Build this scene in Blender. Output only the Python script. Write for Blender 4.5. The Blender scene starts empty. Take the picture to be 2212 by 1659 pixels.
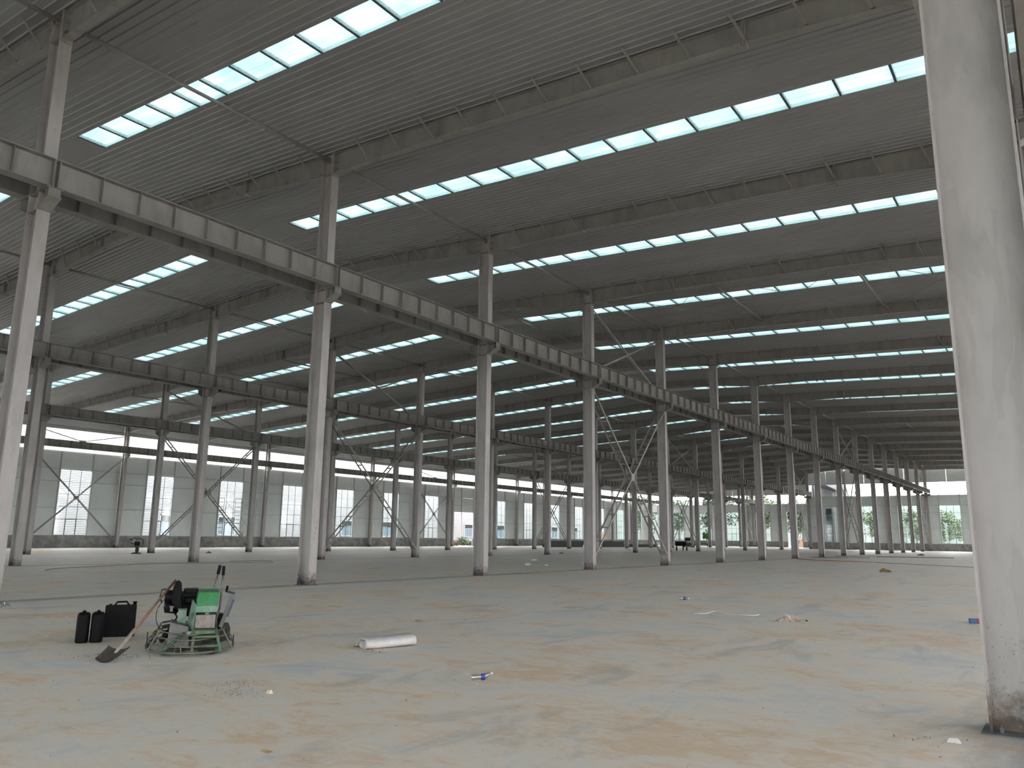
import bpy, math, random
from mathutils import Vector, Matrix

# ------------------------------------------------------------------ camera, sky, exposure
scn = bpy.context.scene
col = scn.collection
FPX, YAW, PITCH, ROLL = 1700.78, 0.6113, 0.1918, 0.0115
CAM = Vector((19.7408, -8.0948, 1.5483))
cy, sy, cp, sp = math.cos(YAW), math.sin(YAW), math.cos(PITCH), math.sin(PITCH)
fw = Vector((-sy*cp, cy*cp, sp)); rt = Vector((cy, sy, 0)); up = rt.cross(fw)
rt2 = math.cos(ROLL)*rt + math.sin(ROLL)*up; up2 = -math.sin(ROLL)*rt + math.cos(ROLL)*up
cam_d = bpy.data.cameras.new('camera'); cam = bpy.data.objects.new('camera', cam_d); col.objects.link(cam)
cam_d.sensor_width = 36.0; cam_d.lens = FPX*36.0/2212.0; cam_d.clip_end = 2000
M4 = Matrix((rt2, up2, -fw)).transposed().to_4x4(); M4.translation = CAM
cam.matrix_world = M4
scn.camera = cam

world = bpy.data.worlds.new('overcast_sky'); scn.world = world; world.use_nodes = True
bg = world.node_tree.nodes['Background']
bg.inputs[0].default_value = (1.0, 0.985, 1.01, 1); bg.inputs[1].default_value = 1.0
scn.view_settings.view_transform = 'Standard'; scn.view_settings.look = 'None'
scn.view_settings.gamma = 1.0; scn.view_settings.use_curve_mapping = False
scn.view_settings.exposure = 3.74

# ------------------------------------------------------------------ helpers
R = random.Random(7)
def V(*a): return Vector(a)
class MB:
    def __init__(s): s.v = []; s.f = []
    def box(s, x0, x1, y0, y1, z0, z1):
        n = len(s.v)
        s.v += [(x0,y0,z0),(x1,y0,z0),(x1,y1,z0),(x0,y1,z0),(x0,y0,z1),(x1,y0,z1),(x1,y1,z1),(x0,y1,z1)]
        s.f += [tuple(n+k for k in q) for q in ((0,3,2,1),(4,5,6,7),(0,1,5,4),(1,2,6,5),(2,3,7,6),(3,0,4,7))]
        return s
    def hexa(s, pts):   # 8 points: bottom 4 ccw, top 4 ccw
        n = len(s.v); s.v += [tuple(p) for p in pts]
        s.f += [tuple(n+k for k in q) for q in ((0,3,2,1),(4,5,6,7),(0,1,5,4),(1,2,6,5),(2,3,7,6),(3,0,4,7))]
        return s
    def bar(s, p, q, w, h, upv=(0,0,1)):
        p, q = Vector(p), Vector(q); d = (q-p).normalized(); u = Vector(upv)
        a = d.cross(u)
        if a.length < 1e-4: a = d.cross(Vector((1,0,0)))
        a.normalize(); b = a.cross(d).normalized()
        a *= w/2; b *= h/2
        return s.hexa([p-a-b, p+a-b, q+a-b, q-a-b, p-a+b, p+a+b, q+a+b, q-a+b])
    def tube(s, pts, r, n=8, closed=False, r2=None):
        pts = [Vector(p) for p in pts]; rings = []
        m = len(pts); prev = None
        for i, p in enumerate(pts):
            if closed: d = (pts[(i+1) % m]-pts[i-1])
            else: d = pts[min(i+1, m-1)]-pts[max(i-1, 0)]
            d.normalize()
            a = d.cross(prev if prev is not None and abs(d.dot(prev)) < .98 else (Vector((0,0,1)) if abs(d.z) < .95 else Vector((1,0,0)))).normalized()
            b = d.cross(a).normalized()
            rr = r if r2 is None else r+(r2-r)*i/max(1, m-1)
            k = len(s.v)
            for j in range(n):
                t = 2*math.pi*j/n; s.v.append(tuple(p+a*rr*math.cos(t)+b*rr*math.sin(t)))
            rings.append(k)
        mm = m if closed else m-1
        for i in range(mm):
            k0, k1 = rings[i], rings[(i+1) % m]
            for j in range(n):
                s.f.append((k0+j, k0+(j+1) % n, k1+(j+1) % n, k1+j))
        if not closed:
            s.f.append(tuple(rings[0]+j for j in range(n))[::-1]); s.f.append(tuple(rings[-1]+j for j in range(n)))
        return s
    def lathe(s, prof, c=(0,0,0), n=20):
        rings = []
        for r, z in prof:
            k = len(s.v); rings.append(k)
            for j in range(n):
                t = 2*math.pi*j/n; s.v.append((c[0]+r*math.cos(t), c[1]+r*math.sin(t), c[2]+z))
        for a, b in zip(rings, rings[1:]):
            for j in range(n): s.f.append((a+j, a+(j+1) % n, b+(j+1) % n, b+j))
        s.f.append(tuple(rings[0]+j for j in range(n))[::-1]); s.f.append(tuple(rings[-1]+j for j in range(n)))
        return s
    def prism(s, poly, y0, y1, axis='y'):   # poly in (a,b); extruded along axis
        n = len(poly); k = len(s.v)
        for yy in (y0, y1):
            for a, b in poly:
                s.v.append({'y': (a, yy, b), 'x': (yy, a, b), 'z': (a, b, yy)}[axis])
        s.f.append(tuple(range(k, k+n))[::-1]); s.f.append(tuple(range(k+n, k+2*n)))
        for j in range(n): s.f.append((k+j, k+(j+1) % n, k+n+(j+1) % n, k+n+j))
        return s
    def grid(s, fn, nu, nv):
        k = len(s.v)
        for i in range(nu+1):
            for j in range(nv+1): s.v.append(tuple(fn(i/nu, j/nv)))
        for i in range(nu):
            for j in range(nv):
                a = k+i*(nv+1)+j; s.f.append((a, a+nv+1, a+nv+2, a+1))
        return s
    def mesh(s, name, m, smooth=False, bevel=0):
        me = bpy.data.meshes.new(name); me.from_pydata(s.v, [], s.f); me.update()
        if m is not None: me.materials.append(m)
        import bmesh
        bm = bmesh.new(); bm.from_mesh(me)
        bmesh.ops.recalc_face_normals(bm, faces=bm.faces)
        if bevel: bmesh.ops.bevel(bm, geom=list(bm.edges), offset=bevel, segments=2, affect='EDGES', profile=.6)
        bm.to_mesh(me); bm.free()
        if smooth:
            for p in me.polygons: p.use_smooth = True
        return me
def obj(name, me, parent=None, loc=None, rz=0):
    o = bpy.data.objects.new(name, me); col.objects.link(o)
    if parent is not None: o.parent = parent
    if loc is not None: o.location = loc
    if rz: o.rotation_euler = (0,0,rz)
    return o
def tag(o, label, cat=None, group=None, kind=None):
    o['label'] = label
    if cat: o['category'] = cat
    if group: o['group'] = group
    if kind: o['kind'] = kind
    return o
def root(name, loc=(0,0,0), rz=0):
    o = bpy.data.objects.new(name, None); col.objects.link(o); o.location = loc; o.rotation_euler = (0,0,rz)
    o.empty_display_size = .2
    return o
CACHE = {}
def cached(key, fn):
    if key not in CACHE: CACHE[key] = fn()
    return CACHE[key]
def boxmesh(name, m, dx, dy, dz):     # box centred in x,y; base at z=0
    return cached((name, m.name, round(dx,3), round(dy,3), round(dz,3)), lambda: MB().box(-dx/2, dx/2, -dy/2, dy/2, 0, dz).mesh(name, m))
ORD = 'zeroth first second third fourth fifth sixth seventh eighth ninth tenth eleventh twelfth thirteenth fourteenth fifteenth sixteenth seventeenth eighteenth nineteenth twentieth'.split()+['twenty-first','twenty-second']

# ------------------------------------------------------------------ materials
def new_mat(name):
    m = bpy.data.materials.new(name); m.use_nodes = True
    nt = m.node_tree; b = nt.nodes['Principled BSDF']
    return m, nt, b
def link(nt, a, b): nt.links.new(a, b)
def N(nt, t, **kw):
    n = nt.nodes.new(t)
    for k, v in kw.items(): setattr(n, k, v)
    return n
def noise(nt, vec, scale, detail=4, rough=.55, dist=0):
    n = N(nt, 'ShaderNodeTexNoise'); n.inputs['Scale'].default_value = scale; n.inputs['Detail'].default_value = detail
    n.inputs['Roughness'].default_value = rough; n.inputs['Distortion'].default_value = dist
    if vec is not None: link(nt, vec, n.inputs['Vector'])
    return n.outputs['Fac']
def ramp(nt, fac, stops):
    r = N(nt, 'ShaderNodeValToRGB'); el = r.color_ramp.elements
    while len(el) > 1: el.remove(el[-1])
    el[0].position = stops[0][0]; el[0].color = (*stops[0][1], 1)
    for p, c in stops[1:]:
        e = el.new(p); e.color = (*c, 1)
    link(nt, fac, r.inputs['Fac']); return r.outputs['Color']
def maprange(nt, v, a, b, c=0, d=1):
    m = N(nt, 'ShaderNodeMapRange'); m.inputs[1].default_value = a; m.inputs[2].default_value = b
    m.inputs[3].default_value = c; m.inputs[4].default_value = d; link(nt, v, m.inputs[0]); return m.outputs[0]
def mixc(nt, fac, a, b):
    m = N(nt, 'ShaderNodeMix', data_type='RGBA')
    if isinstance(fac, float): m.inputs[0].default_value = fac
    else: link(nt, fac, m.inputs[0])
    for i, c in ((6, a), (7, b)):
        if isinstance(c, tuple): m.inputs[i].default_value = (*c, 1)
        else: link(nt, c, m.inputs[i])
    return m.outputs[2]
def math_(nt, op, a, b=None, clamp=False):
    m = N(nt, 'ShaderNodeMath', operation=op); m.use_clamp = clamp
    for i, v in ((0, a), (1, b)):
        if v is None: continue
        if isinstance(v, (int, float)): m.inputs[i].default_value = v
        else: link(nt, v, m.inputs[i])
    return m.outputs[0]
def worldpos(nt): return N(nt, 'ShaderNodeNewGeometry').outputs['Position']
def scaled(nt, vec, s):
    m = N(nt, 'ShaderNodeMapping'); m.inputs['Scale'].default_value = s; link(nt, vec, m.inputs['Vector']); return m.outputs[0]
def bump(nt, b, h, strength=.3, dist=.01):
    n = N(nt, 'ShaderNodeBump'); n.inputs['Strength'].default_value = strength; n.inputs['Distance'].default_value = dist
    link(nt, h, n.inputs['Height']); link(nt, n.outputs[0], b.inputs['Normal'])
MATS = {}
def plain(name, c, rough=.6, metal=0, var=.12, scale=6, spec=.5):
    if name in MATS: return MATS[name]
    m, nt, b = new_mat(name)
    n = noise(nt, worldpos(nt), scale, 4)
    link(nt, ramp(nt, n, [(.3, tuple(x*(1-var) for x in c)), (.7, tuple(min(1, x*(1+var)) for x in c))]), b.inputs['Base Color'])
    b.inputs['Roughness'].default_value = rough; b.inputs['Metallic'].default_value = metal
    b.inputs['Specular IOR Level'].default_value = spec
    MATS[name] = m; return m

def steel_paint(name, c, dirt=True, rough=.55):
    m, nt, b = new_mat(name); P = worldpos(nt)
    n1 = noise(nt, scaled(nt, P, (1, 1, .35)), 2.2, 4, .6)
    c0 = ramp(nt, n1, [(.32, tuple(x*.84 for x in c)), (.5, c), (.68, tuple(min(1, x*1.08) for x in c))])
    # sharp-edged overspray patches
    n2 = noise(nt, scaled(nt, P, (2.2, 2.2, .5)), 1.3, 3, .6, .4)
    c0 = mixc(nt, math_(nt, 'MULTIPLY', maprange(nt, n2, .56, .58), .16), c0, (c[0]*.55, c[1]*.53, c[2]*.52))
    if dirt:
        sep = N(nt, 'ShaderNodeSeparateXYZ'); link(nt, P, sep.inputs[0])
        n3 = noise(nt, P, 9, 5, .65)
        h = math_(nt, 'ADD', sep.outputs[2], math_(nt, 'MULTIPLY', n3, -.75))
        f = maprange(nt, h, -.28, .02, 1, 0)
        brown = ramp(nt, noise(nt, P, 4, 3), [(.4, (.02, .02, .021)), (.62, (.12, .075, .05))])
        c0 = mixc(nt, math_(nt, 'MULTIPLY', f, .9), c0, brown)
        # scattered chips just above the base
        n4 = noise(nt, scaled(nt, P, (1, 1, .8)), 26, 2, .5)
        g = math_(nt, 'MULTIPLY', maprange(nt, n4, .64, .67), maprange(nt, sep.outputs[2], .15, 1.15, 1, 0))
        c0 = mixc(nt, math_(nt, 'MULTIPLY', g, .8), c0, (.09, .075, .065))
    link(nt, c0, b.inputs['Base Color']); b.inputs['Roughness'].default_value = rough
    b.inputs['Specular IOR Level'].default_value = .35
    bump(nt, b, noise(nt, P, 90, 2, .5), .25, .004)
    return m
STEEL = steel_paint('column_paint', (.355, .335, .322))
STEELB = steel_paint('shaded_column_paint', (.262, .252, .236), dirt=False)  # column paint darkened for the weaker light up among beams and rafters
DARKST = plain('dark_steel', (.10, .105, .11), .6)
def lining_mat():
    m, nt, b = new_mat('roof_lining'); P = worldpos(nt)
    n = noise(nt, scaled(nt, P, (.25, 1, 1)), 1.2, 4)
    link(nt, ramp(nt, n, [(.3, (.25, .25, .25)), (.7, (.29, .29, .288))]), b.inputs['Base Color'])
    b.inputs['Roughness'].default_value = .32; b.inputs['Specular IOR Level'].default_value = .5
    return m
LINING = lining_mat()
def skylight_mat():
    m, nt, b = new_mat('skylight_sheet'); out = nt.nodes['Material Output']
    P = worldpos(nt)
    streak = noise(nt, scaled(nt, P, (.15, 22, 1)), 1.0, 3, .6)
    blotch = noise(nt, P, 1.1, 3, .5)
    fac = math_(nt, 'ADD', math_(nt, 'MULTIPLY', streak, .55), math_(nt, 'MULTIPLY', blotch, .45))
    c = ramp(nt, fac, [(.36, (.062, .095, .099)), (.5, (.112, .143, .147)), (.62, (.152, .170, .176))])
    t = N(nt, 'ShaderNodeBsdfTranslucent'); link(nt, c, t.inputs['Color'])
    d = N(nt, 'ShaderNodeBsdfDiffuse'); d.inputs['Color'].default_value = (.3, .36, .36, 1)
    mx = N(nt, 'ShaderNodeMixShader'); mx.inputs[0].default_value = .2
    link(nt, t.outputs[0], mx.inputs[1]); link(nt, d.outputs[0], mx.inputs[2]); link(nt, mx.outputs[0], out.inputs['Surface'])
    return m
SKYL = skylight_mat()
def glass_mat(name, tint, refl=.08):
    m, nt, b = new_mat(name); out = nt.nodes['Material Output']
    t = N(nt, 'ShaderNodeBsdfTransparent'); t.inputs['Color'].default_value = (*tint, 1)
    g = N(nt, 'ShaderNodeBsdfGlossy'); g.inputs['Roughness'].default_value = .05
    n = noise(nt, worldpos(nt), .7, 2)
    mx = N(nt, 'ShaderNodeMixShader'); link(nt, maprange(nt, n, .3, .7, refl*.95, refl*1.05), mx.inputs[0])
    link(nt, t.outputs[0], mx.inputs[1]); link(nt, g.outputs[0], mx.inputs[2]); link(nt, mx.outputs[0], out.inputs['Surface'])
    return m
GLASS = glass_mat('window_glass', (.93, .97, .96), .035)
def floor_mat():
    m, nt, b = new_mat('dusty_concrete'); P = worldpos(nt)
    big = noise(nt, P, .38, 6, .6, .5)
    med = noise(nt, scaled(nt, P, (1.0, 1.5, 1)), 1.5, 7, .66, .9)
    fine = noise(nt, scaled(nt, P, (1.0, 1.8, 1)), 7, 7, .68, .6)
    f = math_(nt, 'ADD', math_(nt, 'ADD', math_(nt, 'MULTIPLY', big, .45), math_(nt, 'MULTIPLY', med, .38)), math_(nt, 'MULTIPLY', fine, .17))
    c = ramp(nt, f, [(.38, (.50, .505, .505)), (.435, (.57, .56, .545)), (.475, (.64, .595, .54)), (.525, (.66, .575, .49)), (.585, (.61, .475, .345))])
    dk = noise(nt, scaled(nt, P, (1, .5, 1)), .8, 6, .68, 1.0)
    c = mixc(nt, math_(nt, 'MULTIPLY', maprange(nt, dk, .55, .68), .55), c, (.34, .345, .34))
    pale = noise(nt, P, 5, 6, .7, .5)
    c = mixc(nt, math_(nt, 'MULTIPLY', maprange(nt, pale, .56, .68), .4), c, (.72, .68, .63))
    drk = noise(nt, scaled(nt, P, (2.2, 1, 1)), 9, 4, .7, .3)
    c = mixc(nt, math_(nt, 'MULTIPLY', maprange(nt, drk, .62, .72), .35), c, (.30, .25, .21))
    # dirty joints along the column lines
    sep = N(nt, 'ShaderNodeSeparateXYZ'); link(nt, P, sep.inputs[0])
    jn = noise(nt, scaled(nt, P, (1, .25, 1)), 1.1, 6, .72)
    tot = None
    for X in (0., -19.6, -38.8, 19.36):
        dd = math_(nt, 'ABSOLUTE', math_(nt, 'SUBTRACT', sep.outputs[0], X-.05))
        g = maprange(nt, math_(nt, 'ADD', dd, math_(nt, 'MULTIPLY', jn, 1.55)), .66, 1.30, 1, 0)
        tot = g if tot is None else math_(nt, 'MAXIMUM', tot, g)
    c = mixc(nt, math_(nt, 'MULTIPLY', tot, .72), c, (.085, .087, .09))
    # grit
    gr = noise(nt, P, 42, 3, .6)
    c = mixc(nt, math_(nt, 'MULTIPLY', maprange(nt, gr, .68, .74), .35), c, (.16, .14, .12))
    link(nt, c, b.inputs['Base Color'])
    link(nt, maprange(nt, fine, .3, .7, .46, .66), b.inputs['Roughness'])
    b.inputs['Specular IOR Level'].default_value = .38
    bump(nt, b, fine, .15, .01)
    return m
FLOOR = floor_mat()
CONC = plain('low_wall_concrete', (.20, .20, .195), .8, var=.35, scale=1.6)
PANEL = plain('wall_panel', (.53, .565, .555), .5, var=.06, scale=.7)
GIRT = plain('girt_steel', (.36, .37, .365), .5)
BLUEFR = plain('window_frame_paint', (.09, .11, .15), .5)
WHITECLAD = plain('white_cladding', (.235, .235, .24), .6, var=.04, scale=.5)
BLACKP = plain('black_plastic', (.003, .003, .0033), .55, var=.6, scale=14, spec=.12)
BLACKM = plain('black_greasy_metal', (.0035, .0035, .0038), .5, var=.6, scale=20, spec=.15)
RUBBER = plain('black_rubber', (.005, .005, .0055), .7, spec=.2)

# ------------------------------------------------------------------ layout
BAY = 9.0
ROWX = {'A': 0.0, 'B': -19.6, 'C': -38.8, 'D': -60.25, 'R': 19.36}
NEND = {'A': 16, 'B': 16, 'C': 19, 'D': 19, 'R': 16}
NBEG = {'A': -1, 'B': 0, 'C': 1, 'D': 2, 'R': 0}
XRIDGE, ZR, SLOPE = -10.0, 14.95, .045
def zl(x): return ZR-SLOPE*abs(x-XRIDGE)
YR_END, YL_END = 144.3, 171.3      # end walls of the right and left wing
Y0 = -27.4  # hall and its skylights run on unseen behind the camera to even the light
XW_L, XW_R = -60.8, 39.2
ROWTXT = {'A': 'nearest long row', 'B': 'second row', 'C': 'third row', 'D': 'left wall row', 'R': 'foreground row'}

# ------------------------------------------------------------------ floor, ground
o = obj('floor', MB().box(XW_L-.3, XW_R+.3, Y0-.3, YL_END+.2, -.25, 0).mesh('floor', FLOOR))
tag(o, 'dusty grey and tan concrete hall floor', kind='structure')
GROUND = plain('yard_ground', (.20, .18, .155), .9, var=.2, scale=.4)
o = obj('ground', MB().box(-400, 400, -300, 900, -.6, -.08).mesh('ground', GROUND))
tag(o, 'bare pale yard ground around the hall', kind='structure')

# ------------------------------------------------------------------ roof lining, roof sheet, skylights
RIB = .25
SK0, SK1 = 3.66, 4.60
def lining_strip(mb, y0, y1, x0, x1, dz=0.0, ribs=True):
    prof = [(y0, 0.0)]
    if ribs:
        y = y0+.24
        while y < y1-.06:
            prof += [(y-.034, 0), (y-.014, -.032), (y+.014, -.032), (y+.034, 0)]; y += RIB
    prof.append((y1, 0.0))
    k = len(mb.v)
    for x in (x0, x1):
        for yy, d in prof: mb.v.append((x, yy, zl(x)+d+dz))
    n = len(prof)
    for j in range(n-1): mb.f.append((k+j, k+j+1, k+n+j+1, k+n+j))
RS0, RS1 = XRIDGE+3.28, 36.88       # skylight reach on the right slope
LS0, LS1 = XRIDGE-3.62, -57.02      # and on the left slope
PUR = 1.40
ROOFSHEET = plain('roof_sheet', (.5, .51, .52), .5)
PURLIN = plain('purlin_steel', (.06, .065, .07), .5)
def pane_mesh(sl, n=1):
    def mk():
        mb = MB()
        L = PUR*n
        prof = [(0, 0), (.22, 0), (.235, .02), (.255, .02), (.27, 0), (.64, 0), (.655, .02), (.675, .02), (.69, 0), (SK1-SK0+.06, 0)]
        for x in (0, L):
            for y, z in prof: mb.v.append((x, y-.03, z-SLOPE*sl*x))
        m = len(prof)
        for j in range(m-1): mb.f.append((j, j+1, m+j+1, m+j))
        return mb.mesh('pane', SKYL)
    return cached(('skypane', sl, n), mk)
def curb_mat():
    m, nt, b = new_mat('skylight_curb'); P = worldpos(nt)
    n = noise(nt, scaled(nt, P, (.2, 1, 60)), 1.0, 3, .6)
    link(nt, ramp(nt, n, [(.35, (.50, .68, .66)), (.65, (.72, .86, .84))]), b.inputs['Base Color']); b.inputs['Roughness'].default_value = .6
    return m
CURB = curb_mat()
def liner_mat():
    m, nt, b = new_mat('skylight_liner'); out = nt.nodes['Material Output']; P = worldpos(nt)
    st = noise(nt, scaled(nt, P, (.12, 30, 1)), 1.0, 3, .6)
    t = N(nt, 'ShaderNodeBsdfTranslucent'); link(nt, ramp(nt, st, [(.35, (.62, .82, .80)), (.65, (.80, .93, .92))]), t.inputs['Color'])
    tr_ = N(nt, 'ShaderNodeBsdfTransparent'); tr_.inputs['Color'].default_value = (.93, .98, .98, 1)
    mx = N(nt, 'ShaderNodeMixShader'); mx.inputs[0].default_value = .45
    link(nt, t.outputs[0], mx.inputs[1]); link(nt, tr_.outputs[0], mx.inputs[2]); link(nt, mx.outputs[0], out.inputs['Surface'])
    return m
LINERM = liner_mat()
def liner_mesh(sl, npan):
    mb = MB(); Lx = PUR*npan
    prof = [(-.015, 0), (.20, 0), (.215, -.014), (.235, -.014), (.25, 0), (.45, 0), (.465, -.014), (.485, -.014), (.50, 0), (.70, 0), (.715, -.014), (.735, -.014), (.75, 0), (SK1-SK0+.015, 0)]
    for x in (0, Lx):
        for y, z in prof: mb.v.append((x, y, z-SLOPE*sl*x))
    m = len(prof)
    for j in range(m-1): mb.f.append((j, j+1, m+j+1, m+j))
    return mb.mesh('liner_sheet', LINERM)
wn = 0
def skylight(i, sl):
    global wn
    wn += 1
    y = BAY*i
    a, b = (RS0, RS1) if sl > 0 else (LS1, LS0)
    npan = int(round((b-a)/PUR))
    r = root('window_%d' % wn, (a, y+SK0, zl(a)+.115))
    side = 'right of the ridge' if sl > 0 else 'left of the ridge'
    tag(r, 'long pale roof skylight strip %s, %s from the camera' % (side, ORD[i+2]) if i >= -1 else 'roof skylight strip %s, added unseen behind the camera, %s bay back' % (side, ORD[-i-1]), kind='structure')
    lin = cached(('liner', sl, npan), lambda: liner_mesh(sl, npan))
    obj('liner_sheet', lin, r, (0, 0, -.108))
    for yy in (-.02, SK1-SK0+.004):
        obj('curb', cached(('curb', sl, npan), lambda: MB().hexa([(0, 0, -.115), (PUR*npan, 0, -.115-SLOPE*sl*PUR*npan), (PUR*npan, .016, -.115-SLOPE*sl*PUR*npan), (0, .016, -.115), (0, 0, 0), (PUR*npan, 0, -SLOPE*sl*PUR*npan), (PUR*npan, .016, -SLOPE*sl*PUR*npan), (0, .016, 0)]).mesh('curb', CURB)), r, (0, yy, 0))
    if -1 <= i <= 7:
        for k in range(npan):
            obj('pane', pane_mesh(sl), r, (PUR*k, 0, -SLOPE*sl*PUR*k))
    else:
        obj('pane', pane_mesh(sl, npan), r, (0, 0, 0))
    pm = cached(('pur', sl), lambda: MB().box(-.03, .03, .0, SK1-SK0, -.135, -.012).mesh('purlin', PURLIN))
    if -1 <= i <= 9:
        for k in range(0, npan+1): obj('purlin', pm, r, (PUR*k, 0, -SLOPE*sl*PUR*k))
    else:
        def far():
            mb = MB()
            for k in range(npan+1):
                d = -SLOPE*sl*PUR*k; mb.box(PUR*k-.03, PUR*k+.03, 0, SK1-SK0, d-.135, d-.012)
            return mb.mesh('purlin', PURLIN)
        p = obj('purlin', cached(('purfar', sl), far), r); p['kind'] = 'stuff'
def roof_bay(i, sl):
    y = BAY*i; y1 = y+BAY
    if i == -3: y = Y0
    xa, xb = (XRIDGE, XW_R+.2) if sl > 0 else (XW_L-.3, XRIDGE)
    for nm, dz, m, ribs in (('ceiling', 0, LINING, True), ('roof', .116, ROOFSHEET, False)):
        mb = MB(); s0, s1 = BAY*i+SK0, BAY*i+SK1
        lining_strip(mb, y, s0, xa, xb, dz, ribs); lining_strip(mb, s1, y1, xa, xb, dz, ribs)
        if sl > 0: lining_strip(mb, s0, s1, XRIDGE, RS0, dz, False); lining_strip(mb, s0, s1, RS1, xb, dz, False)
        else: lining_strip(mb, s0, s1, LS0, XRIDGE, dz, False); lining_strip(mb, s0, s1, xa, LS1, dz, False)
        o = obj(nm, mb.mesh(nm, m))
        tag(o, ('ribbed grey roof lining of the %s bay, %s slope' if nm == 'ceiling' else 'outer roof sheet over the %s bay, %s slope') % (ORD[i+2] if i >= -1 else ORD[-i-1]+' added rearward', 'right' if sl > 0 else 'left'), kind='structure')
for i in range(-3, 19):
    if i < 16:
        roof_bay(i, 1); skylight(i, 1)
        roof_bay(i, -1); skylight(i, -1)
    else:
        # only the left wing goes on
        y = BAY*i
        mb = MB(); s0, s1 = y+SK0, y+SK1
        for dz, nm, m in ((0, 'ceiling', LINING), (.116, 'roof', ROOFSHEET)):
            mb = MB()
            lining_strip(mb, y, s0, XW_L-.3, -19.4, dz, dz == 0); lining_strip(mb, s1, y+BAY+.3, XW_L-.3, -19.4, dz, dz == 0)
            lining_strip(mb, s0, s1, XW_L-.3, LS1, dz, False); lining_strip(mb, s0, s1, LS1+PUR*26, -19.4, dz, False)
            o = obj(nm, mb.mesh(nm, m))
            tag(o, ('ribbed grey roof lining of the %s bay, left wing' if dz == 0 else 'outer roof sheet over the %s bay, left wing') % ORD[i+2], kind='structure')
        wn += 1
        r = root('window_%d' % wn, (LS1, y+SK0, zl(LS1)+.115)); tag(r, 'far roof skylight strip of the left wing, %s from the camera' % ORD[i+2], kind='structure')
        obj('pane', pane_mesh(-1, 26), r); obj('liner_sheet', cached(('liner', -1, 26), lambda: liner_mesh(-1, 26)), r, (0, 0, -.108))

# ------------------------------------------------------------------ columns
ZC0, ZC1 = 9.13, 9.58
def shaft_mesh(d, b, h, tf=.022, tw=.014):
    return cached(('shaft', d, b, round(h,2)), lambda: MB().box(-d/2, -d/2+tf, -b/2, b/2, 0, h).box(d/2-tf, d/2, -b/2, b/2, 0, h).box(-d/2+tf, d/2-tf, -tw/2, tw/2, 0, h).mesh('shaft', STEEL))
def corbel_mesh(s, d, b):
    def mk():
        mb = MB(); h = d/2; e = h+.47
        def bx(x0, x1, y0, y1, z0, z1): mb.box(min(s*x0, s*x1), max(s*x0, s*x1), y0, y1, z0, z1)
        bx(h-.02, e, -.19, .19, ZC1-.022, ZC1)                                       # top plate
        n = [(h, ZC0), (h+.50, ZC0+.24)]
        mb.hexa([(s*h, -b/2, ZC0-.018), (s*(h+.5), -b/2, ZC0+.222), (s*(h+.5), b/2, ZC0+.222), (s*h, b/2, ZC0-.018),
                 (s*h, -b/2, ZC0), (s*(h+.5), -b/2, ZC0+.24), (s*(h+.5), b/2, ZC0+.24), (s*h, b/2, ZC0)])  # sloping bottom flange
        mb.prism([(s*h, ZC0), (s*(h+.46), ZC0+.222), (s*(h+.46), ZC1-.022), (s*h, ZC1-.022)], -.008, .008)   # web
        bx(h+.295, h+.31, -.14, .14, ZC0+.15, ZC1-.022)                             # bearing stiffener
        bx(h+.44, h+.455, -.14, .14, ZC0+.222, ZC1-.022)
        return mb.mesh('corbel', STEELB)
    return cached(('corbel', s, d, b), mk)
def stiff_mesh(d, b, t=.016):
    return cached(('cst', d, b), lambda: MB().box(-d/2+.022, d/2-.022, -b/2+.01, -.007, 0, t).box(-d/2+.022, d/2-.022, .007, b/2-.01, 0, t).mesh('stiffener', STEELB))
def foot_mesh(d, b):
    def mk():
        mb = MB().box(-d/2-.06, d/2+.06, -b/2-.06, b/2+.06, 0, .012)
        for sx in (-1, 1):
            for sy_ in (-1, 1):
                mb.lathe([(.018, .012), (.018, .05), (.01, .05), (.01, .07)], (sx*(d/2-.08), sy_*(b/2-.05), 0), 6)
        return mb.mesh('base_plate', DARKST)
    return cached(('foot', d, b), mk)
BRACED = (3, 9, 15)
def column(row, i):
    X = ROWX[row]; d, b = (.66, .32) if row == 'R' else ((.52, .31) if row != 'D' else (.48, .30))
    top = zl(X)-.02
    r = root('steel_column', (X, BAY*i, 0))
    k = i-NBEG[row]+1 if row != 'A' else i+1
    if row == 'R' and i == 0: lab = 'large pale grey steel H column with stained foot, closest to the camera'
    elif row == 'A' and i == -1: lab = 'grey steel H column of the nearest long row, just left of the frame'
    else: lab = 'grey steel H column, %s from the camera in the %s' % (ORD[k], ROWTXT[row])
    tag(r, lab, 'column', 'steel columns of the hall')
    obj('shaft', shaft_mesh(d, b, top), r)
    obj('base_plate', foot_mesh(d, b), r)
    for s in ((1,) if row == 'D' else (-1, 1)):
        obj('corbel', corbel_mesh(s, d, b), r)
    for z in (ZC0-.008, ZC1-.016):
        obj('stiffener', stiff_mesh(d, b), r, (0, 0, z))
    obj('stiffener', stiff_mesh(d, b), r, (0, 0, zl(X)-.80))
    return r
for row in 'ABCDR':
    for i in range(NBEG[row], NEND[row]+1):
        r = column(row, i)
        if row == 'A' and i == 1:      # faint marker scrawl on the flange
            q = MB(); INK = plain('marker_ink', (.09, .085, .08), .8)
            P_ = [(.055, 2.02), (.075, 1.97), (.06, 1.90), (.045, 1.93), (.05, 1.80), (.03, 1.74), (.05, 1.69), (.02, 1.62), (.0, 1.60), (.03, 1.55), (-.01, 1.49), (-.035, 1.47), (-.01, 1.43), (-.04, 1.38)]
            for n_, ((a, b), (c, d)) in enumerate(zip(P_, P_[1:])):
                if n_ not in (3, 6, 9): q.bar((.262, a, b), (.262, c, d), .012, .002, (1, 0, 0))
            obj('scrawl', q.mesh('scrawl', INK), r)

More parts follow.
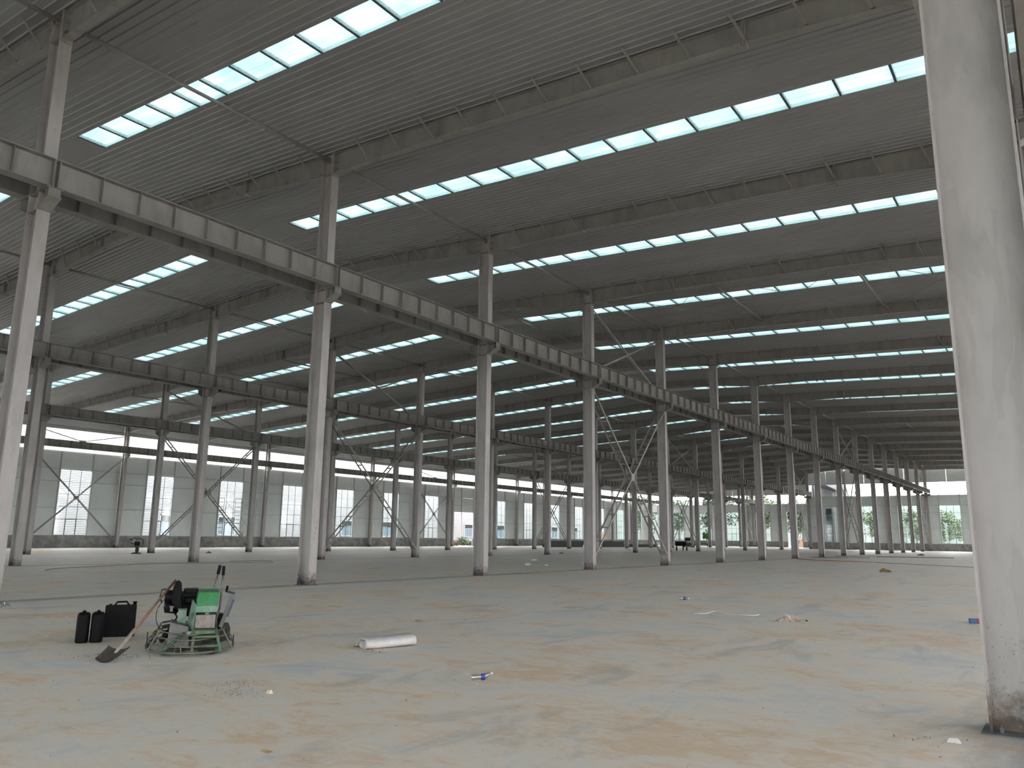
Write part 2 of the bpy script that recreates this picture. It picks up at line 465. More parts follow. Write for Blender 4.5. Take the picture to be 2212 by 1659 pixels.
# ------------------------------------------------------------------ crane beams
ZB0, ZB1 = 9.60, 10.30
L = BAY-.03
TOPF = MB().box(-.19, .19, .015, BAY-.015, ZB1-.02, ZB1).mesh('top_flange', STEELB)
BOTF = MB().box(-.16, .16, .015, BAY-.015, ZB0, ZB0+.018).mesh('bottom_flange', STEELB)
WEBM = MB().box(-.006, .006, .015, BAY-.015, ZB0+.018, ZB1-.02).mesh('web', STEELB)
STF = MB().box(-.15, -.006, -.006, .006, ZB0+.06, ZB1-.02).box(.006, .15, -.006, .006, ZB0+.06, ZB1-.02).mesh('stiffener', STEELB)
STE = MB().box(-.16, -.006, -.009, .009, ZB0+.018, ZB1-.02).box(.006, .16, -.009, .009, ZB0+.018, ZB1-.02).mesh('end_stiffener', STEELB)
STY = [1.12+.99*k for k in range(8)]
def stf_far():
    mb = MB()
    for y in STY: mb.box(-.15, .15, y-.006, y+.006, ZB0+.06, ZB1-.02)
    return mb.mesh('stiffener', STEELB)
STFAR = stf_far()
def crane_beam(row, s, i, near):
    X = ROWX[row]; off = .56 if row != 'R' else .63
    r = root('crane_beam', (X+s*off, BAY*i, 0))
    side = ('right side of the ' if s > 0 else 'left side of the ') if row != 'D' else 'the '
    tag(r, 'grey welded crane runway beam, %s bay, %s%s' % (ORD[i+2], side, ROWTXT[row]), 'beam', 'crane runway beams')
    obj('top_flange', TOPF, r); obj('bottom_flange', BOTF, r); obj('web', WEBM, r)
    for y in (.06, BAY-.06): obj('end_stiffener', STE, r, (0, y, 0))
    if near:
        for y in STY: obj('stiffener', STF, r, (0, y, 0))
    else:
        p = obj('stiffener', STFAR, r); p['kind'] = 'stuff'
for row, b0, b1, sides, nr in (('A', -1, 15, (1, -1), {1: 11, -1: 4}), ('B', 0, 15, (1, -1), {1: 7, -1: 0}), ('C', 1, 18, (1, -1), {1: 7, -1: 0}), ('D', 2, 18, (1,), {1: 7}), ('R', 0, 15, (-1, 1), {1: -2, -1: 3})):
    for s in sides:
        for i in range(b0, b1+1): crane_beam(row, s, i, i <= nr[s])

# ------------------------------------------------------------------ rafters
PURX = [RS0+PUR*k for k in range(-2, 34)]
SPANS = {   # (x, bottom z) from left to right
 'AR': [(.26, 13.71), (4.87, 13.67), (14.5, 13.26), (19.03, 12.76)],
 'BA': [(-19.34, 13.72), (-15.0, 14.20), (-10.0, 14.42), (-4.6, 14.20), (-.26, 13.72)],
 'CB': [(-38.54, 12.76), (-34.0, 13.26), (-24.5, 13.67), (-19.86, 13.71)],
 'DC': [(-60.01, 11.80), (-55.2, 12.30), (-43.6, 12.82), (-39.06, 12.76)],
 'RS': [(19.69, 12.76), (24.3, 12.80), (34.0, 12.38), (38.8, 11.85)],
}
SPTXT = {'AR': 'between the nearest and foreground column rows', 'BA': 'between the nearest and second rows', 'CB': 'between the second and third rows', 'DC': 'beside the left wall', 'RS': 'right of the foreground column row'}
def rafter_mesh(sp):
    def mk():
        P = SPANS[sp]; web = MB(); bf = MB(); tf = MB()
        xs = [p[0] for p in P]
        pts = P[:]
        if sp == 'BA': pass
        for (xa, za), (xb, zb) in zip(P, P[1:]):
            ta, tb = zl(xa)-.005, zl(xb)-.005
            web.hexa([(xa,-.006,za),(xb,-.006,zb),(xb,.006,zb),(xa,.006,za),(xa,-.006,ta),(xb,-.006,tb),(xb,.006,tb),(xa,.006,ta)])
            bf.hexa([(xa,-.11,za-.016),(xb,-.11,zb-.016),(xb,.11,zb-.016),(xa,.11,za-.016),(xa,-.11,za),(xb,-.11,zb),(xb,.11,zb),(xa,.11,za)])
            tf.hexa([(xa,-.11,ta-.05),(xb,-.11,tb-.05),(xb,.11,tb-.05),(xa,.11,ta-.05),(xa,-.11,ta-.032),(xb,-.11,tb-.032),(xb,.11,tb-.032),(xa,.11,ta-.032)])
        return web.mesh('web', STEELB), bf.mesh('bottom_flange', STEELB), tf.mesh('top_flange', STEELB)
    return cached(('rafter', sp), mk)
def zbot(sp, x):
    P = SPANS[sp]
    for (xa, za), (xb, zb) in zip(P, P[1:]):
        if xa <= x <= xb: return za+(zb-za)*(x-xa)/(xb-xa)
    return P[0][1]
def splice_mesh(sp, k):
    def mk():
        x, z = SPANS[sp][k]; t = zl(x)
        mb = MB().box(x-.045, x-.004, -.13, .13, z-.1, t-.03).box(x+.004, x+.045, -.13, .13, z-.1, t-.03)
        return mb.mesh('splice_plate', STEELB)
    return cached(('splice', sp, k), mk)
def endplate_mesh(sp, e):
    def mk():
        mb = MB()
        P = SPANS[sp]
        for (x, z), s in (((P[0], 1), (P[-1], -1))[e],):
            t = zl(x)
            mb.box(min(x, x+s*.025), max(x, x+s*.025), -.13, .13, z-.12, t-.03)
            for q in range(3):
                zz = z+.12+(t-z-.25)*q/2
                mb.prism([(x+s*.025, zz), (x+s*.2, zz), (x+s*.025, zz+.012)], -.11, .11)
            mb.prism([(x+s*.025, z-.016), (x+s*.14, z-.016), (x+s*.025, z-.12)], -.006, .006)
        return mb.mesh('end_plate', STEELB)
    return cached(('endpl', sp, e), mk)
def flyset(sp):
    xs = [x for x in PURX+[LS0-PUR*k for k in range(0, 32)] if SPANS[sp][0][0]+.6 < x < SPANS[sp][-1][0]-.6]
    xs = sorted(set(round(x, 3) for x in xs)); out = []
    for x in xs:
        if not out or x-out[-1] > .9: out.append(x)
    return out
def fly_mesh(sp, x, dx=.24):
    def mk():
        zb = zbot(sp, x); zt = zl(x)-.0
        s = 1 if x > XRIDGE else -1
        return MB().bar((x+s*dx, -.10, zb+.012), (x, -.52, zt-.012), .05, .045).box(x+s*dx-.03, x+s*dx+.07, -.115, -.05, zb+.002, zb+.02).mesh('fly_brace', STEELB)
    return cached(('fly', sp, x), mk)
def flyfar(sp):
    def mk():
        mb = MB()
        for x in flyset(sp):
            zb = zbot(sp, x); s = 1 if x > XRIDGE else -1
            mb.bar((x+s*.24, -.10, zb+.012), (x, -.52, zl(x)-.012), .05, .045)
        return mb.mesh('fly_brace', STEELB)
    return cached(('flyfar', sp), mk)
def rafter(sp, i, near):
    r = root('roof_rafter', (0, BAY*i, 0))
    tag(r, 'tapered steel rafter, %s frame, %s' % (ORD[i+1], SPTXT[sp]), 'rafter', 'roof rafters')
    w, bf, tf = rafter_mesh(sp)
    obj('web', w, r); obj('bottom_flange', bf, r); obj('top_flange', tf, r); [obj('end_plate', endplate_mesh(sp, e), r) for e in (0, 1)]
    for k in range(1, len(SPANS[sp])-1): obj('splice_plate', splice_mesh(sp, k), r)
    if near:
        for x in flyset(sp): obj('fly_brace', fly_mesh(sp, x), r)
    else:
        p = obj('fly_brace', flyfar(sp), r); p['kind'] = 'stuff'
for i in range(0, 17):
    rafter('AR', i, i <= 7); rafter('BA', i, i <= 7)
    if i >= 1: rafter('CB', i, i <= 7)
    if i >= 2: rafter('DC', i, i <= 7)
    if i <= 2: rafter('RS', i, False)
for i in (17, 18, 19):
    rafter('CB', i, False); rafter('DC', i, False)

# ------------------------------------------------------------------ tie tubes between the frames
def tie_mesh(): return MB().tube([(0, .12, 0), (0, BAY-.12, 0)], .057, 10).mesh('tube', STEELB, True)
TIE = tie_mesh()
TIEPL = MB().box(-.006, .006, 0, .19, -.11, .11).mesh('end_plate', STEELB)
def tie(x, i, txt):
    r = root('tie_tube', (x, BAY*i, zl(x)-.24))
    tag(r, 'round steel tie tube under the roof, %s bay, %s' % (ORD[i+2], txt), 'tube', 'roof tie tubes')
    obj('tube', TIE, r)
    for y in (.012, BAY-.2): obj('end_plate', TIEPL, r, (0, y, 0))
for row in 'ABC':
    for i in range(max(0, NBEG[row]) if row != 'A' else -1, NEND[row]): tie(ROWX[row], i, 'along the '+ROWTXT[row])
for i in (3, 9):
    for x, t in ((-6.7, 'left of the nearest row'), (6.4, 'right of the nearest row'), (12.9, 'nearer the foreground column'), (-13., 'right of the second row'), (-26., 'left of the second row'), (-32.4, 'right of the third row'), (-45.3, 'left of the third row')):
        tie(x, i, t)
# roof wind-bracing rods
for i in (3, 9):
    xs = [-38.8, -32.4, -26., -19.6, -13., -6.7, 0., 6.4, 12.9, 19.36]
    for xa, xb in zip(xs, xs[1:]):
        r = root('wind_brace', (0, BAY*i, 0))
        tag(r, 'crossed thin roof bracing rods, %s bay, %s panel from the left' % (ORD[i+2], ORD[xs.index(xa)+1]), 'rods', 'roof bracing rods')
        for (p, q) in (((xa+.2, .15), (xb-.2, BAY-.15)), ((xb-.2, .15), (xa+.2, BAY-.15))):
            z0, z1 = zl(p[0])-.32, zl(q[0])-.32
            obj('rod', MB().tube([(p[0], p[1], z0), (q[0], q[1], z1)], .013, 6).mesh('rod', STEELB), r)

# ------------------------------------------------------------------ vertical cross bracing in the column rows
def brace_parts(w, z0, z1, rung, ya=.22):
    """laced X: two chords per diagonal (x=+-w) with rungs"""
    yb = BAY-ya
    out = []
    for (p, q) in (((ya, z0), (yb, z1)), ((yb, z0), (ya, z1))):
        ch = [MB().bar((s*w, p[0], p[1]), (s*w, q[0], q[1]), .10, .014, (1,0,0)).bar((s*(w-.035), p[0], p[1]), (s*(w-.035), q[0], q[1]), .014, .07, (1,0,0)).mesh('chord', STEELB) for s in (-1, 1)]
        n = int(math.hypot(q[0]-p[0], q[1]-p[1])/rung); ru = []
        for k in range(1, n):
            t = k/n; y = p[0]+(q[0]-p[0])*t; z = p[1]+(q[1]-p[1])*t
            ru.append((y, z))
        out.append((ch, ru))
    return out
def gusset_mesh(w, z0, z1):
    zc = (z0+z1)/2; return MB().box(-.008, .008, BAY/2-.2, BAY/2+.2, zc-.2, zc+.2).mesh('gusset', STEELB)
def base_gusset(t, u):
    return MB().prism([(0, -.14*u), (t*.10, -.10*u), (t*.16, .08*u), (0, .10*u)], -.006, .006, 'x').mesh('end_gusset', STEELB)
BGS = {(t, u): base_gusset(t, u) for t in (1, -1) for u in (1, -1)}
BR = {}
for key, w in (('main', .215), ('wall', .10)):
    z0, z1 = .70, 9.0
    BR[key] = dict(diag=brace_parts(w, z0, z1, .92 if key == 'main' else .6), rung=MB().bar((-w, 0, 0), (w, 0, 0), .06, .06, (0,0,1)).mesh('rung', STEELB), gus=gusset_mesh(w, z0, z1), w=w, z=(z0, z1))
def upper_brace(X):
    zt, zb = zl(X)-.95, 10.05; out = []
    for (p, q) in (((.2, zb), (BAY-.2, zt)), ((BAY-.2, zb), (.2, zt))):
        out.append(MB().bar((-.06, p[0], p[1]), (-.06, q[0], q[1]), .085, .02, (1,0,0)).bar((.06, p[0], p[1]), (.06, q[0], q[1]), .085, .02, (1,0,0)).mesh('diagonal', STEELB))
    g = MB().box(-.04, .04, BAY/2-.16, BAY/2+.16, (zt+zb)/2-.13, (zt+zb)/2+.13).mesh('gusset', STEELB)
    return out, g
def cross_brace(row, i):
    X = ROWX[row]; b = BR['wall' if row == 'D' else 'main']
    r = root('cross_brace', (X, BAY*i, 0))
    nth = {3: 'nearest one', 9: 'middle one', 15: 'farthest one', 18: 'farthest one'}[i]
    tag(r, 'laced steel X brace between columns of the %s, %s' % (ROWTXT[row], nth), 'brace', 'column cross braces')
    for ch, ru in b['diag']:
        for c in ch: obj('chord', c, r)
        for y, z in ru: obj('rung', b['rung'], r, (0, y, z))
    for s in (-1, 1):
        obj('gusset', b['gus'], r, (s*(b['w']+.012), 0, 0))
        for y, t in ((.155, 1), (BAY-.155, -1)):
            for z, u in ((b['z'][0], 1), (b['z'][1], -1)): obj('end_gusset', BGS[t, u], r, (s*b['w'], y, z))
    r2 = root('upper_brace', (X, BAY*i, 0))
    if row == 'D':
        tag(r2, 'shallow V of steel angles above the crane beam, left wall row, %s' % nth, 'brace', 'upper braces')
        for s in (0, 1):
            ya = .2 if s == 0 else BAY-.2
            obj('diagonal', MB().bar((0, ya, 11.35), (0, BAY/2+(-.15 if s == 0 else .15), 10.42), .07, .07, (1,0,0)).mesh('diagonal', STEELB), r2)
        obj('gusset', MB().prism([(BAY/2-.45, 10.31), (BAY/2+.45, 10.31), (BAY/2+.2, 10.52), (BAY/2-.2, 10.52)], -.02, .02, 'x').mesh('gusset', STEELB), r2)
    else:
        tag(r2, 'steel X brace above the crane beams, %s, %s' % (ROWTXT[row], nth), 'brace', 'upper braces')
        dg, g = upper_brace(X)
        for m in dg: obj('diagonal', m, r2)
        obj('gusset', g, r2)
for row in 'ABCD':
    for i in ((3, 9, 15) if row in 'AB' else (3, 9, 18)): cross_brace(row, i)

# ------------------------------------------------------------------ walls
ZLOW, ZWIN, ZTOP, ZCL = 1.18, 7.64, 9.27, 11.5
def win_unit(parent_xy, rz, label, near, w=3.15, z0=ZLOW+.04, z1=ZWIN):
    """window: three lights wide, five high, local x along the wall"""
    global wn
    wn += 1
    r = root('window_%d' % wn, (parent_xy[0], parent_xy[1], 0), rz); tag(r, label, kind='structure')
    t = .05
    def fr():
        return MB().box(0, w, -t/2, t/2, z0, z0+t).box(0, w, -t/2, t/2, z1-t, z1).box(0, t, -t/2, t/2, z0+t, z1-t).box(w-t, w, -t/2, t/2, z0+t, z1-t).mesh('frame', BLUEFR)
    obj('frame', cached(('wfr', w, z0, z1), fr), r)
    zs = [z0, 2.78, 3.98, 5.20, 6.40, z1]; xs = [0, w/3, 2*w/3, w]
    mm = cached(('mul', z0, z1), lambda: MB().box(-.022, .022, -.02, .02, z0+t, z1-t).mesh('mullion', BLUEFR))
    for x in xs[1:-1]: obj('mullion', mm, r, (x, 0, 0))
    for z in zs[1:-1]:
        obj('transom', cached(('tra', w), lambda: MB().box(t, w-t, -.018, .018, -.02, .02).mesh('transom', BLUEFR)), r, (0, 0, z))
    obj('casement', cached(('case', w), lambda: MB().box(w/3, 2*w/3, -.03, .03, 2.74, 2.82).box(w/3-.03, w/3+.05, -.03, .03, z0, 2.78).box(2*w/3-.05, 2*w/3+.03, -.03, .03, z0, 2.78).mesh('casement', BLUEFR)), r)
    if near:
        for a, b in zip(xs, xs[1:]):
            for c, d in zip(zs, zs[1:]):
                obj('pane', cached(('gp', round(b-a,3), round(d-c,3)), lambda: MB().box(0, b-a, -.003, .003, 0, d-c).mesh('pane', GLASS)), r, (a, 0, c))
    else:
        obj('pane', cached(('gpall', w), lambda: MB().box(0, w, -.003, .003, z0, z1).mesh('pane', GLASS)), r)
# left wall
PT = .06
def wl_panel(wall, y0, y1, z0, z1, X=XW_L):
    m = cached(('wp', round(y1-y0,3), round(z1-z0,3)), lambda: MB().box(-PT, 0, .012, y1-y0-.012, .012, z1-z0-.012).mesh('panel', PANEL))
    obj('panel', m, wall, (X, y0, z0))
def wall_left_build():
    wall = root('wall_left', (0, 0, 0)); tag(wall, 'left side wall of pale panels on a low concrete base', kind='structure')
    obj('low_wall', MB().box(XW_L-.2, XW_L+.03, Y0, 90.4, 0, ZLOW).box(XW_L-.2, XW_L+.03, 96.07, YL_END, 0, ZLOW).mesh('low_wall', CONC), wall)
    obj('sill', MB().box(XW_L-.22, XW_L+.07, Y0, 90.4, ZLOW, ZLOW+.04).box(XW_L-.22, XW_L+.07, 96.07, YL_END, ZLOW, ZLOW+.04).mesh('sill', GIRT), wall)
    zs = [ZLOW+.04, 3.83, 6.40, ZWIN, ZTOP]
    gir = {}
    for i in range(2, 19):
        y = BAY*i; a, b = y+2.92, y+6.07; e = y+BAY
        door = (i == 10)
        for (p, q) in ((y, a), (b, e)):
            for c, d in zip(zs, zs[1:]):
                if door and p == y and d <= 6.5: continue
                wl_panel(wall, p, q, c, d)
            for z in zs[1:-1]:
                if door and p == y and z < 5.4: continue
                obj('girt', cached(('girt', round(q-p,2)), lambda: MB().box(0, .07, .05, q-p-.05, -.03, .03).mesh('girt', GIRT)), wall, (XW_L, p, z))
        wl_panel(wall, a, b, ZWIN, ZTOP)
        if door: wl_panel(wall, y, a, 5.4, 6.4); wl_panel(wall, a, b, 5.4, 6.4); wl_panel(wall, a, b, 6.4, ZWIN)
        for yy in (a, b): obj('post', cached('post', lambda: MB().box(0, .12, -.05, .05, ZLOW+.04, ZTOP).mesh('post', GIRT)), wall, (XW_L, yy, 0))
        obj('girt', cached('gt', lambda: MB().box(-.06, .1, .0, BAY, 0, .07).mesh('girt', GIRT)), wall, (XW_L, y, ZTOP))
        # eave band above the open clerestory, with its rail
        wl_panel(wall, y, e, ZCL, zl(XW_L)-.03)
        obj('girt', cached('ge', lambda: MB().box(0, .1, .0, BAY, 0, .1).mesh('girt', GIRT)), wall, (XW_L, y, ZCL))
        obj('rail', cached('rail', lambda: MB().tube([(.28, 0, 0), (.28, BAY, 0)], .05, 8).mesh('rail', STEELB)), wall, (XW_L, y, 11.75))
        for k in range(3): obj('hanger', cached('hang', lambda: MB().box(.1, .28, -.02, .02, -.03, .03).mesh('hanger', STEELB)), wall, (XW_L, y+1.5+3*k, 11.75))
        if not door:
            win_unit((XW_L-.02, a), math.pi/2, 'tall barred window in the left wall, %s bay from the camera' % ORD[i+1], i <= 9)
    # blind run behind the left frame edge
    obj('panel', MB().box(XW_L-PT, XW_L, Y0, 18, ZLOW+.04, ZTOP).box(XW_L-PT, XW_L, Y0, 18, ZCL, zl(XW_L)).mesh('panel', PANEL), wall)
wall_left_build()
o = root('wall_right', (0, 0, 0)); tag(o, 'unseen right side wall of pale panels, openings set for the daylight', kind='structure')  # never in view; its openings are chosen to balance the daylight inside
obj('low_wall', MB().box(XW_R-.05, XW_R+.2, Y0, YR_END, 0, ZLOW).mesh('low_wall', CONC), o)
for i in range(-3, 16):
    y = BAY*i
    obj('panel', cached('rp1', lambda: MB().box(0, PT, 0, 2.92, ZLOW, ZTOP).mesh('panel', PANEL)), o, (XW_R, y, 0)); obj('panel', cached('rp2', lambda: MB().box(0, PT, 6.07, BAY, ZLOW, ZTOP).mesh('panel', PANEL)), o, (XW_R, y, 0))
    obj('panel', cached('rp3', lambda: MB().box(0, PT, 2.92, 6.07, ZWIN, ZTOP).mesh('panel', PANEL)), o, (XW_R, y, 0)); obj('panel', cached('rp4', lambda: MB().box(0, PT, 0, BAY, ZCL, zl(XW_R)).mesh('panel', PANEL)), o, (XW_R, y, 0))
# end walls
def end_wall(name, x0, x1, Y, nx, label, zc0, zc1, doors=()):
    wall = root(name, (0, 0, 0)); tag(wall, label, kind='structure')
    step = (x1-x0)/nx
    segs = []; p = x0
    for d0, d1 in doors: segs.append((p, d0)); p = d1
    segs.append((p, x1))
    lw, sl = MB(), MB()
    for a, b in segs: lw.box(a, b, Y-.03, Y+.2, 0, ZLOW); sl.box(a, b, Y-.07, Y+.22, ZLOW, ZLOW+.04)
    obj('low_wall', lw.mesh('low_wall', CONC), wall); obj('sill', sl.mesh('sill', GIRT), wall)
    zs = [ZLOW+.04, 3.83, 6.40, ZWIN, zc0]
    for k in range(nx):
        xa = x0+k*step; xb = xa+step; w0, w1 = xa+1.82, xa+1.82+3.15
        isdoor = any(d0 < (w0+w1)/2 < d1 for d0, d1 in doors)
        for (p, q) in ((xa, w0), (w1, xb)):
            for c, d in zip(zs, zs[1:]):
                obj('panel', cached(('ep', round(q-p,2), round(d-c,2)), lambda: MB().box(.012, q-p-.012, 0, PT, .012, d-c-.012).mesh('panel', PANEL)), wall, (p, Y, c))
            for z in zs[1:-1]:
                obj('girt', cached(('eg', round(q-p,2)), lambda: MB().box(.05, q-p-.05, -.07, 0, -.03, .03).mesh('girt', GIRT)), wall, (p, Y, z))
        obj('panel', cached(('ew', round(w1-w0,2), zc0), lambda: MB().box(.012, w1-w0-.012, 0, PT, .012, zc0-ZWIN-.012).mesh('panel', PANEL)), wall, (w0, Y, ZWIN))
        for xx in (w0, w1): obj('post', cached(('epo', zc0), lambda: MB().box(-.05, .05, -.12, 0, ZLOW+.04, zc0).mesh('post', GIRT)), wall, (xx, Y, 0))
        xm = xa+step*.5
        hi = [zl(xa)-.02, zl(xb)-.02]
        for (p, q) in ((xa, xm), (xm, xb)):
            obj('panel', MB().hexa([(p+.012, Y, zc1), (q-.012, Y, zc1), (q-.012, Y+PT, zc1), (p+.012, Y+PT, zc1), (p+.012, Y, zl(p)-.02), (q-.012, Y, zl(q)-.02), (q-.012, Y+PT, zl(q)-.02), (p+.012, Y+PT, zl(p)-.02)]).mesh('panel', PANEL), wall)
        if k > 0:
            obj('wind_column', cached(('wc', round(zl(xa), 2)), lambda: MB().box(-.13, .13, -.30, -.28, 0, zl(xa)-.9).box(-.13, .13, -.05, -.03, 0, zl(xa)-.9).box(-.007, .007, -.28, -.05, 0, zl(xa)-.9).mesh('wind_column', STEEL)), wall, (xa, Y, 0))
        if not isdoor:
            win_unit((w0, Y+.02), 0, 'tall barred window in the %s, %s from its left end' % ({'wall_back': 'far right end wall', 'wall_far_left': 'far left end wall'}.get(name, 'added unseen near end wall'), ORD[k+1]), name != 'wall_front')
    for z in (zc0, zc1-.08):
        obj('girt', MB().box(x0, x1, Y-.1, Y+.06, z, z+.08).mesh('girt', GIRT), wall)
end_wall('wall_back', -19.6, 39.2, YR_END, 9, 'far end wall of the right wing with an open upper band', 9.4, 11.65)
end_wall('wall_front', -60.5, 39.2, Y0, 15, 'unseen near end wall added behind the camera to hold back light', 9.4, 9.48)  # unseen wall, set back and closed at the top to tame floor light
end_wall('wall_far_left', -60.5, -19.6, YL_END, 6, 'far end wall of the left wing with an open upper band', 9.3, 11.45, doors=((-31.41, -28.26),))
o = obj('wall_inner', MB().box(-19.75, -19.6, YR_END, YL_END, 0, 14.4).mesh('wall_inner', PANEL)); tag(o, 'unseen side wall joining the two far end walls', kind='structure')  # out of view; only closes the hall against outside light

# ------------------------------------------------------------------ outside: neighbouring building, trees, hill
def ribbed_wall(x, y0, y1, z0, z1, pitch=.2):
    prof = []; z = z0
    while z < z1:
        prof += [(x, z), (x, z+pitch*.60), (x-.06, z+pitch*.64), (x-.06, z+pitch*.92)]; z += pitch
    mb = MB(); n = len(prof)
    for y in (y0, y1):
        for px, pz in prof: mb.v.append((px, y, pz))
    for j in range(n-1): mb.f.append((j, j+1, n+j+1, n+j))
    return mb.mesh('cladding', WHITECLAD)
BLUEP = plain('pale_blue_pane', (.10, .135, .16), .2); DARKP = plain('dark_pane', (.014, .016, .018), .2)
nb = root('factory_building', (0, 0, 0)); tag(nb, 'long white factory with horizontal ribbed cladding outside the left wall', 'building')
obj('cladding', ribbed_wall(-77.0, 0, 172, 1.0, 14.4), nb)
obj('plinth', MB().box(-77.25, -76.95, 0, 172, -.1, 1.0).mesh('plinth', plain('plinth_render', (.2, .2, .195), .8)), nb)
obj('end_wall', MB().box(-97, -77.04, 171.8, 172, -.1, 14.4).mesh('end_wall', WHITECLAD), nb)
obj('parapet', MB().box(-97, -76.9, 0, 172, 14.4, 14.6).mesh('parapet', plain('parapet_metal', (.5, .52, .55), .5)), nb)
def nb_window(y, w):
    r = obj('window', MB().box(-77.0, -76.90, y, y+w, 1.35, 1.45).box(-77.0, -76.90, y, y+w, 3.8, 3.92).box(-77.0, -76.90, y, y+w, 2.98, 3.06).box(-77.0, -76.9, y, y+.08, 1.35, 3.92).box(-77.0, -76.9, y+w-.08, y+w, 1.35, 3.92).mesh('window', plain('white_frame', (.3, .3, .3), .5)), nb)
    n = max(2, int(round(w/.8)))
    for k in range(n):
        a, b = y+.08+(w-.16)*k/n, y+.08+(w-.16)*(k+1)/n
        obj('pane', MB().box(-76.99, -76.95, a+.04, b-.04, 1.45, 2.98).mesh('pane', BLUEP), r)
        obj('pane', MB().box(-76.99, -76.95, a+.04, b-.04, 3.06, 3.8).mesh('pane', DARKP), r)
for y, w in ((50.7, 2.6), (59.3, 2.8), (82.2, 2.9), (91.6, 2.9), (114.3, 5.2), (125.0, 2.8), (146.0, 2.8), (155.0, 2.8)): nb_window(y, w)
# white building beyond the far right end wall
eb = root('office_building', (-16.4, 147.2, 0)); tag(eb, 'white building with a dark vertical window behind the far end wall', 'building')
obj('wall', MB().box(-2.9, 2.9, 0, 6, -.1, 13.5).mesh('wall', WHITECLAD), eb)
sw = obj('stair_window', MB().box(-.9, .15, -.10, .05, .6, 7.4).mesh('stair_window', DARKP), eb)
for k in range(5): obj('glazing_bar', MB().box(-.9, .15, -.14, -.08, 1.3+1.2*k, 1.36+1.2*k).mesh('glazing_bar', plain('white_frame', (.3, .3, .3), .5)), sw)
obj('canopy', MB().prism([(-1.6, 12.3), (1.2, 10.8), (1.2, 10.4), (-1.6, 11.2)], -1.2, -.1).mesh('canopy', plain('canopy_metal', (.02, .022, .025), .5)), eb)
obj('canopy_post', MB().box(.55, .8, -.8, -.55, -.1, 10.5).mesh('canopy_post', WHITECLAD), eb)

# trees
LEAFM = []
for nm, c in (('leaf_light', (.060, .085, .042)), ('leaf_mid', (.042, .066, .037)), ('leaf_deep', (.026, .043, .025))):
    m, nt, b = new_mat(nm); nn = noise(nt, worldpos(nt), 1.5, 3)
    link(nt, ramp(nt, nn, [(.3, tuple(x*.65 for x in c)), (.7, tuple(x*1.35 for x in c))]), b.inputs['Base Color']); b.inputs['Roughness'].default_value = .6
    LEAFM.append(m)
BARK = plain('bark', (.10, .08, .06), .9)
def crown(seed, rx, rz, n, leaf, mat, zc):
    rr = random.Random(seed); mb = MB()
    blobs = [(rr.uniform(-.55, .55)*rx, rr.uniform(-.55, .55)*rx, zc+rr.uniform(-.6, .6)*rz, rr.uniform(.35, .6)) for _ in range(14)]
    for _ in range(n):
        bx, by, bz, bs = rr.choice(blobs)
        d = Vector((rr.gauss(0, 1), rr.gauss(0, 1), rr.gauss(0, 1))).normalized()*(rr.random()**.33)
        p = Vector((bx+d.x*rx*bs, by+d.y*rx*bs, bz+d.z*rz*bs*.9))
        a = Vector((rr.gauss(0, 1), rr.gauss(0, 1), rr.gauss(0, .6))).normalized()*leaf; c = a.cross(Vector((rr.gauss(0, 1), rr.gauss(0, 1), rr.gauss(0, 1)))).normalized()*leaf*.6
        k = len(mb.v); mb.v += [tuple(p-a), tuple(p+c), tuple(p+a), tuple(p-c)]; mb.f.append((k, k+1, k+2, k+3))
    me = bpy.data.meshes.new('crown'); me.from_pydata(mb.v, [], mb.f); me.update(); me.materials.append(mat); return me
CROWNS = [crown(11, 3.4, 3.6, 2600, .26, LEAFM[0], 6.0), crown(12, 3.6, 3.8, 2600, .26, LEAFM[1], 6.2), crown(13, 3.2, 4.4, 2600, .26, LEAFM[2], 6.6)]
TRUNK = MB().tube([(0, 0, -.1), (.1, 0, 2), (0, .1, 4), (.2, 0, 6.5)], .22, 8, r2=.07).mesh('trunk', BARK)
tr = random.Random(3)
def tree(x, y, s, k, lab):
    r = root('tree', (x, y, -.08), tr.uniform(0, 6)); tag(r, lab, 'tree', 'trees beyond the far end walls')
    r.scale = (s*1.15, s*1.15, s)
    c = obj('crown', CROWNS[k], r); c['kind'] = 'stuff'; obj('trunk', TRUNK, r)
KT = ('light green', 'mid green', 'dark green')
px = 0
for n_, (x, y, s, k) in enumerate([(-9, 172, .62, 1), (-5.5, 178, .7, 0), (-1, 171, .58, 1), (2.5, 176, .66, 0), (6, 170, .55, 2), (9.5, 177, .7, 1), (13, 171, .6, 0), (17, 178, .7, 1), (-12.6, 169.8, .36, 2), (4.2, 163, .36, 2), (-7.6, 163, .33, 2)]):
    tree(x, y, s, k, '%s tree behind the far right end wall windows, %s from the left' % (KT[k], ORD[sorted([-9,-5.5,-1,2.5,6,9.5,13,17,-12.6,4.2,-7.6]).index(x)+1]))
for n_, (x, y, s_) in enumerate([(-13, 196, .95), (-6, 200, 1.0), (1, 195, .92), (8, 201, 1.02), (15, 196, .95), (22, 200, .98)]):
    tree(x-4, y, s_, n_ % 2, 'taller tree in the rear rank behind the far right end wall, %s from the left' % ORD[n_+1])
LX = [-28, -36, -45, -55, -66, -78]
for n_, x in enumerate(sorted(LX)):
    tree(x, 190+tr.uniform(-4, 6), (.95 if x > -36 else 1.15 if x > -45 else 1.45)*tr.uniform(.9, 1.08), n_ % 3, '%s tree behind the far left end wall, %s from the left' % (KT[n_ % 3], ORD[n_+1]))
HILLM = plain('wooded_hill', (.024, .034, .028), .9, var=.3, scale=.25)
def hill():
    def fn(u, v):
        x = -170+340*u; y = 230+160*v
        h = 17.2*math.sin(math.pi*min(1, v*1.1))*(.96+.03*math.sin(u*9)+.03*math.sin(u*31+v*7))
        return (x, y, -.2+h)
    return MB().grid(fn, 60, 16).mesh('hill', HILLM, True)
